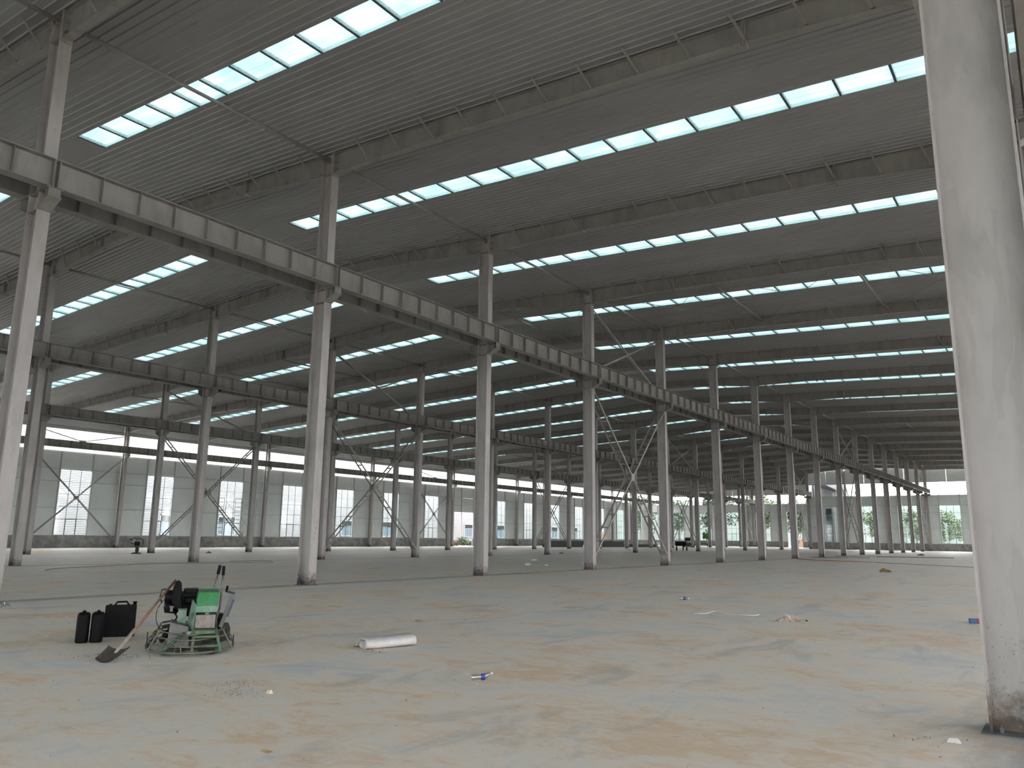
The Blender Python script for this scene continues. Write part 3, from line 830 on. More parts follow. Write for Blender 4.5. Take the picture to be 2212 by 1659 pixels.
o = obj('hill', hill()); tag(o, 'low wooded hill far beyond the hall', kind='structure')
# soil heaps
SOIL = plain('orange_soil', (.12, .06, .03), .95, var=.25, scale=1.2)
def mound(x, y, rx, ry, h, lab, m=SOIL, name='soil_heap'):
    rr = random.Random(int(x*10+y))
    ph = [rr.uniform(0, 6) for _ in range(4)]
    def fn(u, v):
        a = 2*math.pi*u; r_ = v*(1+.12*math.sin(3*a+ph[0])+.08*math.sin(7*a+ph[1]))
        return (x+rx*r_*math.cos(a), y+ry*r_*math.sin(a), -.1+h*(1-v)**.9*(1+.12*math.sin(9*v+ph[2]+2*a)))
    o = obj(name, MB().grid(fn, 28, 8).mesh(name, m, True)); return tag(o, lab, 'heap', 'soil heaps outside')
mound(-66.8, 79, 3.2, 4.5, 2.3, 'orange soil heap outside the left wall windows'); mound(-66.5, 92.0-4, 2.6, 3, 1.9, 'smaller orange soil heap close to the side opening')
mound(-29.5, 177.5, 2.6, 3.0, 2.6, 'orange soil heap outside the far doorway'); mound(-66.5, 152, 3, 4, 3.0, 'orange soil heap outside the far part of the left wall')
# weeds by the side opening
def weeds(x, y, h, n, m, lab, seed):
    rr = random.Random(seed); mb = MB()
    for _ in range(n):
        p = Vector((x+rr.uniform(-.6, .6), y+rr.uniform(-1.1, 1.1), -.08)); hh = h*rr.uniform(.4, 1)
        for q in range(4):
            c = p+Vector((rr.gauss(0, .15), rr.gauss(0, .15), hh*(q+1)/4)); a = Vector((rr.gauss(0, 1), rr.gauss(0, 1), rr.gauss(.5, .5))).normalized()*.16; b = a.cross(Vector((rr.gauss(0, 1), rr.gauss(0, 1), 0))).normalized()*.07
            k = len(mb.v); mb.v += [tuple(c-a), tuple(c+b), tuple(c+a), tuple(c-b)]; mb.f.append((k, k+1, k+2, k+3))
    r = root('weed_clump', (0, 0, 0)); me = bpy.data.meshes.new('foliage'); me.from_pydata(mb.v, [], mb.f); me.materials.append(m)
    c = obj('foliage', me, r); c['kind'] = 'stuff'; tag(r, lab, 'weeds', 'weeds outside the side opening')
weeds(-64.5, 95.4, 1.0, 90, plain('dry_weed', (.10, .055, .03), .8), 'reddish dry weed clump outside the side opening', 1)
weeds(-64.8, 98.4, 1.5, 140, LEAFM[0], 'tall green weed clump outside the side opening', 2)
weeds(-65.5, 101.4, .9, 90, LEAFM[1], 'low dark green weed clump right of the side opening', 3)
o = obj('gate_post', MB().lathe([(.16, -.08), (.16, 2.1), (.12, 2.25), (.05, 2.3)], (-62.0, 92.3, 0), 12).mesh('gate_post', plain('white_post', (.25, .25, .25), .6)))
tag(o, 'short white round-topped post at the side opening', 'post')

# ------------------------------------------------------------------ ride-on power trowel
GREEN = None
def green_mat(name, c1, c2):
    m, nt, b = new_mat(name); P = worldpos(nt)
    c = ramp(nt, noise(nt, P, 6, 4, .6), [(.38, c1), (.6, c2)])
    sp_ = maprange(nt, noise(nt, P, 70, 2, .5), .66, .69)
    c = mixc(nt, math_(nt, 'MULTIPLY', sp_, .85), c, (.03, .035, .03))
    link(nt, c, b.inputs['Base Color']); b.inputs['Roughness'].default_value = .5; return m
GREEN1 = green_mat('hood_green', (.02, .165, .04), (.05, .20, .085))
GREEN2 = green_mat('worn_green', (.07, .21, .12), (.17, .27, .205))
GREEN3 = green_mat('pale_green', (.13, .235, .175), (.23, .29, .25))
GREENF = green_mat('frame_green', (.05, .12, .06), (.11, .15, .085))
GUARD = green_mat('dusty_guard', (.07, .08, .05), (.13, .135, .095))
TANK = plain('dusty_tank', (.205, .175, .155), .4, var=.25, scale=18)
CHROME = plain('worn_lever_steel', (.10, .10, .10), .4, .3)
BLUE = plain('blue_paint', (.025, .055, .125), .5); GREYP = plain('grey_plate', (.13, .125, .12), .6, var=.25, scale=9); DUSTM = plain('dusty_black', (.022, .022, .021), .7, var=.5, scale=12)
pt = root('power_trowel', (9.585, -1.295, 0), .99); pt.scale = (.895, .95, .985)
tag(pt, 'green ride-on power trowel with black seat and two long levers', 'machine')
def oct_ring(a, c, z, ch=.42):
    return [(-a, -c+ch*1.3, z), (-a+ch*.8, -c, z), (a-ch*.8, -c, z), (a, -c+ch*1.3, z), (a, c-ch*1.3, z), (a-ch*.8, c, z), (-a+ch*.8, c, z), (-a, c-ch*1.3, z)]
def smooth_ring(P, n=5):
    out = []; m = len(P)
    for i in range(m):
        p0, p1, p2, p3 = (Vector(P[(i+k-1) % m]) for k in range(4))
        for k in range(n):
            t = k/n
            out.append(.5*((2*p1)+(p2-p0)*t+(2*p0-5*p1+4*p2-p3)*t*t+(3*p1-p0-3*p2+p3)*t**3))
    return out
gd = obj('guard_rim', MB().tube(smooth_ring(oct_ring(.585, 1.02, .055)), .016, 8, True).mesh('guard_rim', GUARD, True), pt)
for a, c, z in ((.555, .99, .13), (.50, .93, .205), (.44, .87, .265)):
    obj('guard_ring', MB().tube(smooth_ring(oct_ring(a, c, z)), .010, 6, True).mesh('guard_ring', GUARD, True), pt)
for sy_ in (-1, 1):
    for x0, x1 in ((.03, .02), (.33, .40)):
        obj('guard_post', MB().tube([(x0, sy_*.86, .32), (x1, sy_*1.02, .05)], .022, 8).mesh('guard_post', GREENF, True), pt)
    for z, x0, x1, yy in ((.235, .03, .355, .915), (.125, .025, .38, .98)):
        obj('guard_rail', MB().tube([(x0, sy_*yy, z), (x1, sy_*yy, z)], .018, 8).mesh('guard_rail', GREENF, True), pt)
    obj('guard_post', MB().tube([(-.45, sy_*.62, .28), (-.58, sy_*.7, .05)], .014, 6).mesh('guard_post', GUARD), pt)
    obj('guard_post', MB().tube([(.44, sy_*.6, .28), (.58, sy_*.66, .05)], .014, 6).mesh('guard_post', GUARD), pt)
obj('tow_loop', MB().tube([(-.22, -1.03, .05), (-.2, -1.02, .14), (-.17, -1.02, .17), (-.14, -1.02, .14), (-.12, -1.03, .05)], .010, 6).mesh('tow_loop', GUARD), pt)
obj('bumper_hook', MB().bar((-.60, -.45, .05), (-.60, -.45, .27), .05, .015).bar((-.60, -.45, .08), (-.48, -.42, .16), .04, .04).mesh('bumper_hook', DUSTM), pt)
obj('bumper_hook', MB().bar((.60, -.45, .05), (.60, -.45, .2), .05, .015).mesh('bumper_hook', DUSTM), pt)
obj('frame_plate', MB().box(.0, .36, -.88, .75, .265, .31).mesh('frame_plate', GREENF, bevel=.008), pt)
obj('cross_tube', MB().tube([(.02, -.80, .27), (-.06, -.84, .27)], .035, 12).mesh('cross_tube', GREEN3, True), pt)
obj('frame_strut', MB().tube([(-.1, -.7, .27), (-.36, -.85, .07)], .024, 8).mesh('frame_strut', GREENF, True), pt)
obj('frame_strut', MB().bar((-.18, .1, .33), (-.42, -.2, .12), .05, .05).mesh('frame_strut', DUSTM), pt)
obj('underframe', MB().box(-.3, .4, -.55, .65, .17, .26).mesh('underframe', DUSTM, bevel=.02), pt)
obj('gearbox_cover', MB().hexa([(-.33, -.62, .12), (-.02, -.66, .06), (-.02, -.1, .06), (-.33, -.1, .12), (-.30, -.58, .40), (-.05, -.62, .34), (-.05, -.1, .34), (-.30, -.1, .40)]).mesh('gearbox_cover', GREYP, bevel=.01), pt)
for sy_ in (-1, 1):
    obj('gearbox', MB().lathe([(.12, .06), (.15, .09), (.13, .16), (.08, .2)], (.02, sy_*.48, 0), 16).mesh('gearbox', DUSTM, True), pt)
    for k in range(4):
        t = math.pi/4+k*math.pi/2+(.3 if sy_ > 0 else 0); ca, sa = math.cos(t), math.sin(t); c0 = Vector((.02, sy_*.48, .045))
        obj('blade_arm', MB().bar(c0+Vector((ca*.08, sa*.08, .02)), c0+Vector((ca*.46, sa*.46, .02)), .035, .03).mesh('blade_arm', DUSTM), pt)
        n_ = Vector((-sa, ca, 0))*.09
        p, q = Vector((.02+ca*.14, sy_*.48+sa*.14, .006)), Vector((.02+ca*.50, sy_*.48+sa*.50, .006))
        obj('trowel_blade', MB().hexa([p-n_, q-n_, q+n_+V(0,0,.022), p+n_+V(0,0,.022), p-n_+V(0,0,.006), q-n_+V(0,0,.006), q+n_+V(0,0,.028), p+n_+V(0,0,.028)]).mesh('trowel_blade', DARKST), pt)
# hood
hf = -.62
obj('hood_top', MB().hexa([(.03, hf-.05, .615), (.335, hf-.05, .615), (.335, .05, .70), (.03, .05, .70), (.055, hf+.03, .785), (.35, hf+.03, .785), (.35, .05, .79), (.055, .05, .79)]).mesh('hood_top', GREEN1, bevel=.006), pt)
obj('hood_band', MB().box(.03, .325, hf-.055, hf+.0, .525, .612).mesh('hood_band', GREEN2, bevel=.004), pt)
sidep = obj('hood_side', MB().hexa([(-.09, hf+.30, .28), (.015, hf-.05, .28), (.03, hf-.03, .28), (-.07, hf+.32, .28), (-.025, hf+.30, .67), (.03, hf-.05, .62), (.045, hf-.03, .62), (-.005, hf+.32, .67)]).mesh('hood_side', GREEN3, bevel=.003), pt)
# worn hand lettering on the side panel: two characters
def letter(mb, segs, o0, ex, ez, w=.0055):
    for (a, b), (c, d) in segs:
        p = o0+ex*a+ez*b; q = o0+ex*c+ez*d
        mb.bar(p, q, w, .003, ex.cross(ez))
lb = MB(); o0 = Vector((-.062, hf+.20, .42)); ex = Vector((.09, -.30, 0)).normalized(); ez = Vector((.15, -.02, 1)).normalized()
o0 = o0+ex.cross(ez)*.012*(1 if ex.cross(ez).y < 0 else -1)
letter(lb, [((.0, .06), (.11, .065)), ((.055, .1), (.05, .05)), ((.05, .05), (.0, .0)), ((.055, .055), (.11, .0))], o0, ex, ez)
letter(lb, [((.14, .085), (.14, .03)), ((.165, .1), (.16, .0)), ((.18, .095), (.25, .095)), ((.19, .07), (.19, .015)), ((.19, .07), (.245, .07)), ((.245, .07), (.245, .015)), ((.217, .095), (.217, -.02))], o0, ex, ez)
obj('lettering', lb.mesh('lettering', plain('faded_black_ink', (.06, .07, .065), .8)), sidep)
obj('fuel_tank', MB().box(.035, .315, hf-.07, hf+.22, .318, .495).mesh('fuel_tank', TANK, False, bevel=.018), pt)
obj('tank_cap', MB().lathe([(.034, .485), (.034, .515), (.028, .525)], (.19, hf+.02, 0), 16).mesh('tank_cap', TANK, True), pt)
obj('under_hood_shade', MB().box(.03, .33, hf+.23, .0, .31, .62).mesh('under_hood_shade', BLACKM), pt)  # solid black block standing in for the shaded hollow under the hood
bx = obj('battery_box', MB().box(-.21, -.09, -.32, -.05, .345, .545).mesh('battery_box', GREEN3, bevel=.006), pt)
obj('box_lid', MB().box(-.212, -.088, -.325, -.045, .53, .552).mesh('box_lid', GREENF), bx)
# engine, seat
obj('engine_block', MB().box(-.20, .10, -.05, .45, .42, .74).mesh('engine_block', BLACKM, bevel=.03), pt)
obj('engine_cowl', MB().box(-.16, .06, -.02, .36, .72, .79).mesh('engine_cowl', BLACKM, bevel=.02), pt)
obj('air_filter', MB().tube([(-.42, -.02, .69), (-.2, -.02, .69)], .095, 16).mesh('air_filter', BLACKM, True, bevel=0), pt)
obj('starter', MB().tube([(-.40, .0, .55), (-.22, .0, .53)], .075, 14).mesh('starter', BLACKM, True), pt)
obj('recoil_housing', MB().lathe([(.02, -.08), (.1, -.07), (.12, .0), (.1, .07), (.02, .08)], (-.31, .02, .55), 16).mesh('recoil_housing', BLACKM, True), pt)
obj('carburettor', MB().box(-.33, -.29, -.14, -.1, .50, .56).box(-.34, -.26, -.145, -.12, .555, .575).mesh('carburettor', plain('bare_aluminium', (.14, .14, .14), .4, .5)), pt)
obj('exhaust_guard', MB().tube([(-.46, -.02, .62), (-.49, -.02, .70), (-.47, -.02, .79), (-.38, -.02, .80)], .013, 6).mesh('exhaust_guard', DUSTM), pt)
def seat_fn():
    prof = [(x-.06, z) for x, z in [(-.205, .56), (-.15, .52), (-.09, .55), (-.115, .66), (-.125, .78), (-.14, .88), (-.18, .915), (-.225, .90), (-.25, .84), (-.26, .72), (-.245, .62)]]
    mb = MB().prism(prof, -.30, .12); return mb.mesh('seat_back', BLACKP, False, bevel=.02)
obj('seat_back', seat_fn(), pt)
obj('seat_cushion', MB().box(-.14, .16, -.28, .12, .60, .70).mesh('seat_cushion', BLACKP, True, bevel=.035), pt)
# levers
lv = obj('control_lever', MB().tube([(.345, -.40, .32), (.335, -.40, .42), (.375, -.40, .55), (.385, -.40, .85), (.385, -.40, 1.02)], .017, 10).mesh('control_lever', CHROME, True), pt)
obj('grip', MB().tube([(.385, -.40, 1.0), (.386, -.40, 1.125)], .024, 12).mesh('grip', RUBBER, True), lv)
lv = obj('control_lever', MB().tube([(.26, -.05, .60), (.285, -.05, .80), (.325, -.05, 1.01)], .017, 10).mesh('control_lever', CHROME, True), pt)
obj('grip', MB().tube([(.322, -.05, 1.0), (.345, -.05, 1.125)], .025, 12).mesh('grip', RUBBER, True), lv)
ja = obj('pitch_jack', MB().bar((.40, -.30, .27), (.56, -.30, .735), .055, .045, (0,1,0)).mesh('pitch_jack', GREYP), pt)
obj('jack_sleeve', MB().bar((.495, -.302, .43), (.57, -.302, .66), .03, .05, (0,1,0)).mesh('jack_sleeve', BLUE), ja)
obj('crank_arm', MB().bar((.575, -.30, .745), (.46, -.34, .775), .035, .03).mesh('crank_arm', DUSTM), ja)
obj('crank_knob', MB().tube([(.455, -.34, .77), (.465, -.34, .85)], .019, 10).mesh('crank_knob', RUBBER, True), ja)
obj('pivot', MB().tube([(.39, -.36, .27), (.39, -.24, .27)], .03, 12).mesh('pivot', BLACKM, True), ja)
obj('side_plate', MB().prism([(.42, .08), (.56, .09), (.565, .26), (.53, .33), (.45, .33), (.42, .28)], -.12, -.06).mesh('side_plate', DUSTM, bevel=.01), pt)
obj('drive_motor', MB().box(.36, .45, -.2, .02, .30, .46).mesh('drive_motor', BLACKM, bevel=.02), pt)
obj('throttle_cable', MB().tube(smooth_ring([(-.36, -.1, .66), (-.46, -.12, .62), (-.515, -.14, .5), (-.50, -.16, .36), (-.42, -.18, .27), (-.3, -.2, .24)])[:26], .006, 6).mesh('throttle_cable', DUSTM), pt)
obj('fuel_hose', MB().tube([(-.28, -.12, .5), (-.22, -.15, .43), (-.27, -.2, .33), (-.4, -.3, .2)], .013, 6).mesh('fuel_hose', BLACKM), pt)
for z in (.36, .30, .24): obj('linkage', MB().tube([(-.42, -.15, z), (-.3, -.15, z+.015)], .014, 6).mesh('linkage', DUSTM), pt)

# ------------------------------------------------------------------ jerrycans, shovel
def small_can(x, y, rz, lab):
    r = root('jerrycan', (x, y, 0), rz); tag(r, lab, 'jerrycan', 'black jerrycans by the trowel')
    b_ = MB()
    def ring(w, d, z, n=20):
        return [(w*math.copysign(abs(math.cos(t))**.55, math.cos(t)), d*math.copysign(abs(math.sin(t))**.55, math.sin(t)), z) for t in (2*math.pi*k/n for k in range(n))]
    lv_ = [(.075, .12, 0), (.086, .12, .02), (.086, .12, .35), (.082, .115, .39), (.06, .09, .412)]
    n = 20
    for w, d, z in lv_: b_.v += ring(w, d, z)
    for i in range(len(lv_)-1):
        for j in range(n): b_.f.append((i*n+j, i*n+(j+1) % n, (i+1)*n+(j+1) % n, (i+1)*n+j))
    b_.f.append(tuple(range(n))[::-1]); b_.f.append(tuple((len(lv_)-1)*n+j for j in range(n)))
    obj('body', b_.mesh('body', BLACKP, True), r)
    obj('cap', MB().lathe([(.025, .405), (.025, .435), (.02, .44)], (.0, -.05, 0), 12).mesh('cap', BLACKP, True), r)
    obj('handle', MB().tube([(0, .08, .405), (0, .07, .43), (0, .0, .435), (0, -.02, .405)], .011, 8).mesh('handle', BLACKP, True), r)
small_can(7.98, -1.97, 1.08, 'leftmost small black plastic jerrycan with dusty side')
small_can(8.07, -1.81, 1.05, 'small black plastic jerrycan between its twin and the big can')
r = root('jerrycan', (7.72, -1.28, 0), 1.05); tag(r, 'large square black jerrycan with carrying handle and open spout', 'jerrycan', 'black jerrycans by the trowel')
obj('body', MB().box(-.215, .215, -.09, .09, 0, .46).mesh('body', BLACKP, bevel=.014), r)
obj('handle', MB().tube([(-.09, 0, .455), (-.06, 0, .505), (.07, 0, .508), (.10, 0, .46)], .014, 8).mesh('handle', BLACKP, True), r)
obj('spout', MB().lathe([(.026, .45), (.024, .485), (.034, .50), (.034, .508)], (.185, 0, 0), 14).mesh('spout', BLACKP, True), r)
obj('vent_cap', MB().lathe([(.018, .455), (.018, .475), (.01, .48)], (-.15, 0, 0), 10).mesh('vent_cap', BLACKP, True), r)
WOOD = plain('reddish_wood', (.20, .095, .06), .6, var=.3, scale=14); WOODP = plain('pale_wood', (.29, .24, .205), .7, var=.2, scale=14)
sh = root('shovel', (9.9, -2.55, 0)); tag(sh, 'shovel with reddish wooden handle leaning on the green trowel', 'shovel')
top = Vector((9.42, -1.50, .90)); low = Vector((9.85, -2.44, .15)); mid = low+(top-low)*.2
obj('handle', MB().tube([mid, top], .0185, 10, r2=.017).mesh('handle', WOOD, True), sh).location = (-9.9, 2.55, 0)
obj('socket', MB().tube([low+(low-top)*.10, mid+(top-low)*.03], .021, 10, r2=.024).mesh('socket', WOODP, True), sh).location = (-9.9, 2.55, 0)
def blade():
    d = Vector((.5, -.86, 0)).normalized(); s_ = Vector((d.y, -d.x, 0))
    base = Vector((9.90, -2.52, .12))
    def fn(u, v):
        t = (u-.5)*2
        p = base+d*(-.06+.30*v)+s_*t*.145*(1-.15*v)+V(0, 0, -.112*v**.8+.045*abs(t)**2.2)
        return p
    mb = MB().grid(fn, 10, 8)
    n = len(mb.v); mb.v += [(x, y, z-.006) for x, y, z in mb.v]; mb.f += [tuple(k+n for k in q[::-1]) for q in list(mb.f)]
    return mb.mesh('blade', plain('dirty_blade', (.05, .045, .04), .6, var=.6, scale=16), True)
obj('blade', blade(), sh).location = (-9.9, 2.55, 0)

# ------------------------------------------------------------------ litter on the floor
WHITEP = plain('white_sheet', (.52, .50, .49), .45, var=.08, scale=8)
def roll():
    path = [(-.30, .0), (-.26, .008), (-.2, .055), (-.15, .078), (-.08, .07), (-.01, .066), (.025, .05), (.035, .02), (.0, .004), (-.06, .002), (-.12, .006), (-.15, .022), (-.14, .05), (-.11, .056), (-.08, .04), (-.04, .01), (-.015, .012), (-.01, .04), (-.035, .05), (-.06, .042)]
    mb = MB(); L_ = .78; n = 10
    for i, (a, z) in enumerate(path):
        for j in range(n+1):
            t = j/n; w = math.sin(t*5+i*.4)*.006
            f = 1 if i > 4 else 1-.55*t*(1-i/5.0)
            mb.v.append((t*L_, (a*f+w)*1.25, max(.003, (z*(1+.2*t)+w*.5)*1.75+.004)))
    for i in range(len(path)-1):
        for j in range(n):
            k = i*(n+1)+j; mb.f.append((k, k+1, k+n+2, k+n+1))
    me = mb.mesh('sheet', WHITEP, True); return me
pr = root('rolled_sheet', (11.62, .05, 0), 1.25); tag(pr, 'loosely rolled white plastic sheet lying on the floor', 'sheet')
p_ = obj('sheet', roll(), pr); p_.scale = (1, -1, 1)
md = p_.modifiers.new('thick', 'SOLIDIFY'); md.thickness = .006
CLEARP = glass_mat('clear_plastic', (.86, .88, .88), .35)
def bottle(x, y, rz, s, lab, lm, crush=.4):
    r = root('plastic_bottle', (x, y, 0), rz); tag(r, lab, 'bottle', 'littered plastic bottles'); r.scale = (s, s, s)
    rr = random.Random(int(x*7))
    prof = [(0, .022), (.01, .031), (.05, .032), (.09, .028), (.13, .031), (.165, .028), (.19, .014), (.21, .013)]
    mb = MB(); n = 14
    for xx, rad in prof:
        for j in range(n):
            t = 2*math.pi*j/n; k_ = 1+crush*.35*math.sin(2*t+xx*30)*rr.uniform(.5, 1)
            mb.v.append((xx-.1, rad*math.cos(t)*k_, .034+rad*math.sin(t)*k_+(.10*max(0, xx-.14)/.07 if crush > .3 else 0)*.35))
    for i in range(len(prof)-1):
        for j in range(n): mb.f.append((i*n+j, i*n+(j+1) % n, (i+1)*n+(j+1) % n, (i+1)*n+j))
    mb.f.append(tuple(range(n))[::-1])
    obj('body', mb.mesh('body', CLEARP, True), r)
    lb_ = MB()
    for xx in (.005, .025, .045):
        for j in range(n):
            t = 2*math.pi*j/n; lb_.v.append((xx, .0335*math.cos(t), .036+.0335*math.sin(t)))
    for i in range(2):
        for j in range(n): lb_.f.append((i*n+j, i*n+(j+1) % n, (i+1)*n+(j+1) % n, (i+1)*n+j))
    obj('wrapper', lb_.mesh('wrapper', lm, True), r)
    obj('cap', MB().tube([(.105, 0, .034+(.035 if crush > .3 else 0)), (.125, 0, .034+(.035 if crush > .3 else 0))], .016, 10).mesh('cap', WHITEP), r)
LBL = plain('blue_wrapper', (.03, .06, .30), .4, var=.4, scale=40); LRED = plain('red_wrapper', (.38, .02, .03), .4)
bottle(14.27, -.82, .75, 1.05, 'crushed clear bottle with blue label on the near floor', LBL)
bottle(11.35, 11.7, .5, 1.2, 'small clear bottle with blue label further off on the open floor', LBL, .1)
o_ = root('drink_carton', (18.05, 10.1, 0), .35); tag(o_, 'blue and red drink carton lying beside the large foreground column', 'carton')
obj('body', MB().box(-.11, .02, -.05, .05, 0, .09).mesh('body', plain('blue_carton', (.06, .14, .30), .5), bevel=.006), o_)
obj('sleeve', MB().box(.015, .12, -.05, .05, 0, .092).mesh('sleeve', LRED, bevel=.006), o_)
def crumple(name, x, y, rx, ry, h, m, lab, cat, seed, rz=0):
    rr = random.Random(seed); ph = [rr.uniform(0, 6.28) for _ in range(8)]
    def fn(u, v):
        a = 2*math.pi*u; e = math.pi/2*v
        k = 1+.22*math.sin(3*a+ph[0]+3*v)+.16*math.sin(7*a+ph[1])*math.sin(5*v+ph[2])+.1*math.sin(13*a+ph[3]+6*v)
        hh = h*math.cos(e)*(.75+.35*math.sin(2*a+ph[4]))*(1+.25*math.sin(11*a+ph[5])*v)
        return (rx*math.sin(e)*k*math.cos(a), ry*math.sin(e)*k*math.sin(a), max(.002, hh))
    o = obj(name, MB().grid(fn, 30, 10).mesh(name, m, False), None, (x, y, 0), rz); return tag(o, lab, cat)
BAGM = plain('tan_bag', (.32, .26, .21), .5, var=.3, scale=20); BAGW = plain('white_bag', (.46, .45, .44), .4, var=.15, scale=16)
bg_ = root('plastic_bag', (15.12, 8.08, 0), .75); tag(bg_, 'crumpled tan and white plastic bag on the open floor', 'bag')
b1 = crumple('bag_body', 0, 0, .27, .11, .10, BAGM, 'x', None, 4); b2 = crumple('bag_top', -.1, .03, .12, .08, .14, BAGW, 'x', None, 5); b3 = crumple('bag_knot', .27, -.01, .05, .03, .03, BLACKP, 'x', None, 6)
for b_ in (b1, b2, b3): b_.parent = bg_; del b_['label']
sk = root('old_sack', (11.79, 36.6, 0), .6); tag(sk, 'brown and yellow crumpled sack on the far open floor', 'sack'); sk.scale = (.62, .62, .7)
b1 = crumple('sack_body', -.15, 0, .28, .2, .26, plain('ochre_cloth', (.15, .11, .03), .9, var=.4, scale=5), 'x', None, 8); b2 = crumple('sack_end', .22, .0, .28, .16, .17, plain('brown_cloth', (.12, .09, .075), .9, var=.4, scale=5), 'x', None, 9)
for b_ in (b1, b2): b_.parent = sk; del b_['label']
crumple('clear_wrapper', 1.55, -.3, .13, .1, .10, CLEARP, 'small crumpled clear wrapper at the foot of the leftmost column', 'wrapper', 12)
YP = plain('yellow_paper', (.52, .50, .20), .7)
o = obj('paper_sheet', MB().grid(lambda u, v: (-.17+.34*u+.03*v, -.11+.22*v, .006+.01*math.sin(u*5)), 6, 3).mesh('paper_sheet', YP), None, (6.37, 4.36, 0), .8); tag(o, 'flat pale yellow paper on the floor right of the trowel', 'paper')
o.modifiers.new('thick', 'SOLIDIFY').thickness = .003
for n_, (x, y, w, d, h, lab) in enumerate([(-5.43, 29.56, .30, .22, .08, 'white foam box lid in front of the second row, left one'), (-4.37, 29.8, .2, .16, .10, 'rounded white foam lump right of the foam box lid'), (-10.1, 37.3, .36, .25, .06, 'flat white foam sheet behind the foam box lid')]):
    if n_ == 1: crumple('foam_piece', x, y, w, d, h, WHITEP, lab, 'foam', 33)
    else: tag(obj('foam_piece', MB().box(-w/2, w/2, -d/2, d/2, 0, h).box(-w/2+.03, w/2-.03, -d/2+.03, d/2-.03, h, h+.015).mesh('foam_piece', WHITEP), None, (x, y, 0), .6), lab, 'foam')
o = obj('white_wire', MB().tube([(13.05, 8.2, .012), (13.28, 8.31, .012), (13.2, 8.9, .012), (13.26, 9.02, .014), (13.45, 8.75, .01), (13.62, 8.52, .012), (14.23, 8.62, .012), (14.27, 8.72, .03)], .012, 6).mesh('white_wire', WHITEP, True)); tag(o, 'bent white plastic strip lying on the open floor', 'strip')
o = obj('orange_hose', MB().tube([(.55, 61.6, .02), (1.6, 59.6, .02), (4.23, 56.8, .02), (6.54, 56.35, .02)], .028, 8).mesh('orange_hose', plain('orange_rubber', (.42, .11, .05), .6), True)); tag(o, 'orange hose lying across the far floor', 'hose')
o = obj('dark_cable', MB().tube([(6.6, 56.3, .02), (9.0, 54.2, .02), (11.55, 52.1, .02), (14.43, 49.5, .02), (17.6, 47.3, .02)], .010, 8).mesh('dark_cable', RUBBER, True)); tag(o, 'dark cable running on from the orange hose', 'cable')
o = obj('floor_cable', MB().tube([(-14.2, 7.8, .02), (-15.33, 8.6, .02), (-16.2, 9.8, .02), (-16.4, 10.6, .02), (-17.5, 12.5, .02), (-18.5, 15.1, .02), (-18.2, 16.7, .02), (-16.9, 19, .02), (-16.9, 21.2, .02), (-18.7, 22.4, .02), (-19.3, 22.1, .02), (-19.2, 20, .02)], .010, 6).mesh('floor_cable', plain('brown_cable', (.10, .075, .06), .8), True)); tag(o, 'thin brown cable looping over the floor behind the trowel', 'cable')
for n_, (p, q, lab) in enumerate([((.6, 66.0), (4.03, 73.3), 'dark steel pipe on the floor, nearest of the three'), ((.75, 74.0), (2.96, 81.2), 'dark steel pipe on the floor, middle one'), ((3.6, 78.3), (10.2, 80.4), 'dark steel pipe on the floor, rightmost one')]):
    o = obj('steel_pipe', MB().tube([(*p, .03), (*q, .03)], .03, 8).mesh('steel_pipe', DARKST, True)); tag(o, lab, 'pipe', 'steel pipes on the floor')
for x, y, s_, lab in ((-21.0, 58.7, .22, 'dark rag lump on the floor by the second row'), (-36.9, 30.8, .3, 'black rag on the floor left of the third row'), (5.6, 93, .35, 'dark scrap on the floor near the far end')):
    crumple('rag', x, y, s_, s_*.6, s_*.5, DARKST, lab, 'rag', int(abs(x)*3))
LEAFB = plain('dry_leaf', (.36, .25, .13), .9, var=.3)
for n_, (x, y, s_, lab) in enumerate([(9.71, 3.34, .11, 'dry crumbled leaf beyond the white rolled sheet'), (14.8, -4.09, .05, 'small brown leaf on the nearest floor')]):
    crumple('dry_leaf', x, y, s_, s_*.5, s_*.25, LEAFB, lab, 'leaf', 50+n_)
# crumbs of concrete
def crumbs():
    rr = random.Random(21); mb = MB()
    def peb(x, y, s):
        p = [Vector((x, y, s*.7))+Vector((rr.uniform(-1, 1), rr.uniform(-1, 1), rr.uniform(-.7, .6)))*s for _ in range(4)]
        k = len(mb.v); mb.v += [tuple(q) for q in p]; mb.f.extend([(k, k+1, k+2), (k, k+2, k+3), (k, k+3, k+1), (k+1, k+3, k+2)])
    for _ in range(900): peb(rr.uniform(5, 19), rr.uniform(-6.5, 16), rr.choice((.004, .006, .008, .012)))
    for cx, cy_, n, sp_ in ((12.4, -2.6, 150, .13), (12.87, -2.9, 190, .14), (11.85, -.05, 120, .1), (9.75, -2.3, 120, .18), (9.3, -2.6, 60, .22), (18.7, -.75, 40, .16)):
        for _ in range(n): peb(rr.gauss(cx, sp_), rr.gauss(cy_, sp_), rr.choice((.005, .007, .01, .014)))
    for _ in range(400): peb(rr.uniform(-18, 10), rr.uniform(16, 60), rr.choice((.012, .02, .03)))
    return mb.mesh('concrete_crumbs', plain('crumb_grey', (.22, .20, .18), .9, var=.5, scale=9))
o = obj('concrete_crumbs', crumbs()); tag(o, 'scattered crumbs of concrete and dirt on the floor', 'crumbs', kind='stuff')
o = obj('stone_chip', MB().hexa([(-.03,-.02,0),(.03,-.025,0),(.028,.02,0),(-.025,.022,0),(-.02,-.012,.03),(.02,-.015,.026),(.015,.01,.035),(-.015,.014,.024)]).mesh('stone_chip', plain('pale_stone', (.55, .47, .34), .9)), None, (13.07, -2.7, 0)); tag(o, 'pale stone chip on the near floor', 'stone')
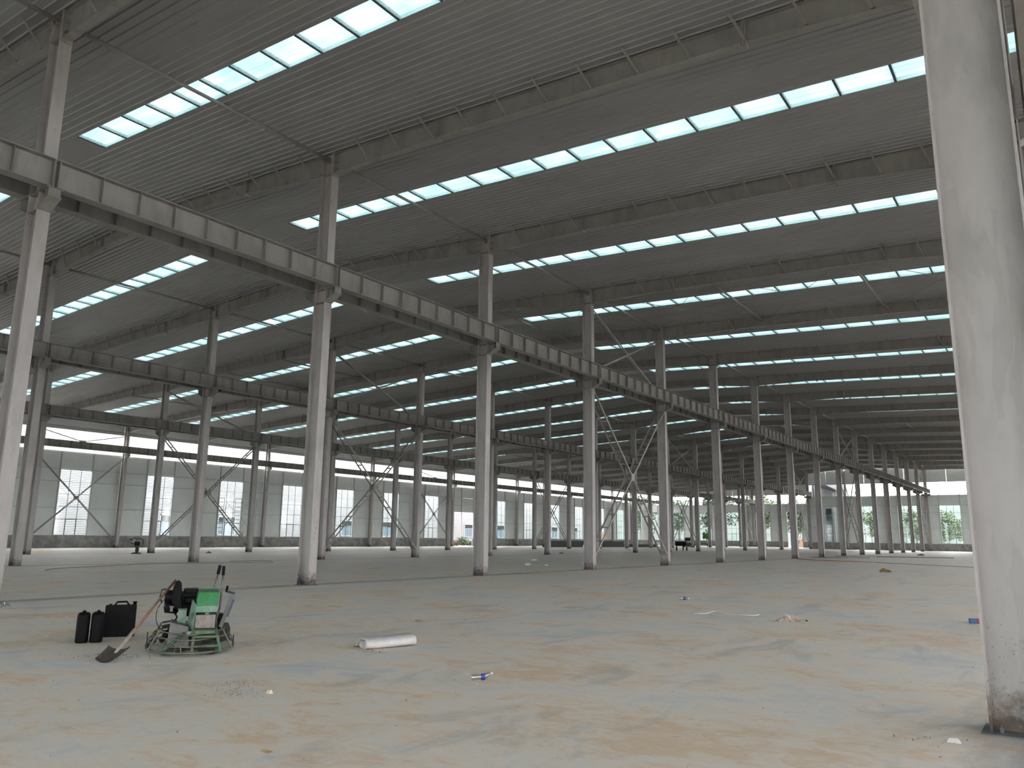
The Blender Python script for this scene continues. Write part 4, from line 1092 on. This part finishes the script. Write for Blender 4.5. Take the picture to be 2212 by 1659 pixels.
o = obj('stone_chip', MB().hexa([(-.05,-.03,0),(.05,-.035,0),(.048,.03,0),(-.045,.032,0),(-.03,-.012,.03),(.03,-.015,.026),(.025,.01,.035),(-.025,.014,.024)]).mesh('stone_chip', plain('white_stone', (.6, .58, .55), .9)), None, (18.82, -.66, 0)); tag(o, 'flat white stone chip at the foot of the foreground column', 'stone')

# ------------------------------------------------------------------ things further back
# tamping rammer
rm = root('tamping_rammer', (-37.4, 25.0, 0), .95); tag(rm, 'dirty tamping rammer standing before the left wall', 'rammer')
obj('foot', MB().prism([(-.36, 0), (.30, 0), (.36, .08), (.1, .1), (-.1, .12), (-.3, .06)], -.16, .16).mesh('foot', DUSTM, bevel=.01), rm)
obj('bellows', MB().lathe([(.09, .1), (.13, .2), (.12, .26), (.135, .3), (.12, .36), (.13, .42), (.1, .5)], (.05, 0, 0), 14).mesh('bellows', DUSTM, True), rm)
obj('engine', MB().box(-.16, .2, -.16, .16, .55, .88).mesh('engine', BLACKM, bevel=.04), rm)
obj('tank', MB().box(-.14, .12, -.14, .14, .88, 1.0).mesh('tank', plain('dirty_yellow', (.14, .14, .09), .6), bevel=.03), rm)
obj('handle', MB().tube([(-.05, 0, .78), (-.36, 0, .72), (-.42, 0, .8), (-.34, 0, 1.08), (-.25, 0, 1.14), (.0, 0, 1.06), (.1, 0, 1.13), (.36, 0, 1.04), (.42, 0, .98), (.40, 0, .68)], .026, 8).mesh('handle', BLACKM, True), rm)
obj('grip', MB().tube([(-.36, 0, 1.04), (-.5, 0, 1.06)], .035, 8).mesh('grip', RUBBER, True), rm)
# scaffold
SC = plain('scaffold_tube', (.22, .22, .2), .6)
sc = root('scaffold_tower', (-57.6, 45.6, 0)); tag(sc, 'thin tubular scaffold tower standing against the left wall', 'scaffold')
def frame_mesh():
    mb = MB()
    for y in (0, .85): mb.tube([(0, y, 0), (0, y, 1.85)], .03, 6)
    for z in (.35, .8, 1.25, 1.75): mb.tube([(0, 0, z), (0, .85, z)], .024, 6)
    return mb.mesh('ladder_frame', SC)
FRM = frame_mesh()
for y in (0, 2.3, 4.3):
    for k in range(3):
        if y == 2.3 and k == 0: obj('ladder_frame', FRM, sc, (.6, y, 0)); continue
        obj('ladder_frame', FRM, sc, (0, y, 1.85*k))
for k in range(3):
    for (a, b) in ((.85, 2.3), (3.15, 4.3)):
        obj('brace', MB().tube([(0, a, 1.85*k+.3), (0, b, 1.85*k+1.6)], .018, 5).mesh('brace', SC), sc); obj('brace', MB().tube([(.02, b, 1.85*k+.3), (.02, a, 1.85*k+1.6)], .018, 5).mesh('brace', SC), sc)
obj('ledger', MB().tube([(0, 0, 1.2), (0, 5.1, 1.25)], .024, 6).mesh('ledger', SC), sc)
# black girders stacked before the left wall
GIRB = plain('black_girder', (.014, .014, .015), .5)
def girder(L_, h):
    return MB().box(-.15, .15, 0, L_, 0, .025).box(-.15, .15, 0, L_, h-.025, h).box(-.008, .008, 0, L_, .025, h-.025).mesh('girder', GIRB)
for n_, (x, y, L_, z, lab) in enumerate([(-49.4, 99.5, 9.6, 0, 'black steel girder on the floor before the left wall, left end'), (-47.2, 109.6, 10.2, 0, 'black steel girder on the floor before the left wall, middle'), (-44.9, 120.2, 8.6, 0, 'black steel girder on the floor before the left wall, right end'), (-49.35, 100.4, 9.2, .5, 'black steel girder stacked on the left floor girder'), (-47.1, 110, 9.6, .5, 'black steel girder stacked on the middle floor girder')]):
    o = obj('steel_girder', girder(L_, .5), None, (x, y, z), -.21); tag(o, lab, 'girder', 'black stacked girders')
# cargo tricycle, seen from behind
tc = root('cargo_tricycle', (-22.3, 91.4, 0), .30); tag(tc, 'dark cargo tricycle parked in the second row of columns', 'tricycle')
obj('cargo_bed', MB().box(-.85, .55, -1.0, 1.0, .62, 1.22).mesh('cargo_bed', BLACKM, bevel=.02), tc)
obj('rail', MB().tube([(-.85, -1, 1.22), (-.85, -1, 1.5), (.5, -1, 1.5), (.5, -1, 1.22)], .025, 6).mesh('rail', DUSTM), tc)
for x in (-.75, .55): 
    w_ = obj('wheel', MB().tube([(x-.07, -.3, .3), (x+.07, -.3, .3)], .30, 18).mesh('wheel', RUBBER, False), tc)
    obj('hub', MB().tube([(x-.09, -.3, .3), (x+.09, -.3, .3)], .1, 12).mesh('hub', DUSTM), w_)
obj('front_wheel', MB().tube([(-.2, 1.9, .3), (-.08, 1.9, .3)], .30, 18).mesh('front_wheel', RUBBER), tc)
obj('fork', MB().bar((-.14, 1.85, .35), (-.14, 1.5, 1.15), .12, .06).mesh('fork', BLACKM), tc)
obj('handlebar', MB().tube([(-.55, 1.4, 1.2), (-.14, 1.48, 1.15), (.27, 1.4, 1.2)], .02, 6).mesh('handlebar', BLACKM), tc)
obj('saddle', MB().box(-.35, .08, .9, 1.4, .8, .95).mesh('saddle', RUBBER, bevel=.03), tc)
obj('side_box', MB().box(.58, 1.15, -.8, .2, .55, 1.05).mesh('side_box', plain('rusty_box', (.10, .07, .05), .8), bevel=.02), tc)
# pickup and trolley further on
pk = root('flatbed_truck', (-40.9, 138.6, 0), .35); tag(pk, 'small white-fronted flatbed truck far behind the tricycle', 'truck')
obj('chassis', MB().box(-1.0, 1.0, -2.0, 2.0, .35, .62).mesh('chassis', BLACKM, bevel=.03), pk)
obj('bonnet', MB().box(-.95, .95, -2.0, -.6, .62, 1.2).mesh('bonnet', plain('grey_white_body', (.32, .33, .33), .4), bevel=.08), pk)
cb = obj('cab', MB().hexa([(-.9, -.7, 1.15), (.9, -.7, 1.15), (.9, .8, 1.15), (-.9, .8, 1.15), (-.75, -.35, 1.85), (.75, -.35, 1.85), (.75, .7, 1.85), (-.75, .7, 1.85)]).mesh('cab', plain('grey_white_body', (.32, .33, .33), .4), bevel=.04), pk)
obj('windscreen', MB().hexa([(-.8, -.70, 1.2), (.8, -.70, 1.2), (.8, -.66, 1.2), (-.8, -.66, 1.2), (-.68, -.40, 1.78), (.68, -.40, 1.78), (.68, -.36, 1.78), (-.68, -.36, 1.78)]).mesh('windscreen', DARKP), cb)
for x in (-.9, .9):
    for y in (-1.3, 1.3): obj('wheel', MB().tube([(x-.1, y, .34), (x+.1, y, .34)], .34, 18).mesh('wheel', RUBBER), pk)
    obj('headlamp', MB().lathe([(.11, -.02), (.11, .02)], (x*.75, -2.02, .9), 12).mesh('headlamp', BLACKM), pk)
tl = root('hand_trolley', (-42.3, 149.5, 0), .3); tag(tl, 'low dark trolley carrying leafy green branches, right of the truck', 'trolley')
obj('deck', MB().box(-.9, .9, -.8, .8, .5, .62).mesh('deck', BLACKM, bevel=.02), tl)
obj('load', MB().box(-.7, .6, -.6, .6, .62, 1.15).mesh('load', plain('grey_load', (.3, .31, .31), .6), bevel=.05), tl)
for x in (-.8, .8): obj('wheel', MB().tube([(x-.08, 0, .36), (x+.08, 0, .36)], .36, 16).mesh('wheel', RUBBER), tl)
br_ = root('green_branches', (-41.6, 149.4, 1.15), 0); tag(br_, 'upright bunch of bright green leafy branches on the dark trolley', 'branches')
br_.scale = (.34, .34, .36)
m_, nt_, b_ = new_mat('vivid_leaf'); link(nt_, ramp(nt_, noise(nt_, worldpos(nt_), 3, 3), [(.3, (.12, .34, .03)), (.7, (.28, .55, .08))]), b_.inputs['Base Color'])
c_ = obj('foliage', crown(31, 2.2, 2.6, 500, .45, m_, 2.8), br_); c_['kind'] = 'stuff'
obj('stem', TRUNK, br_)
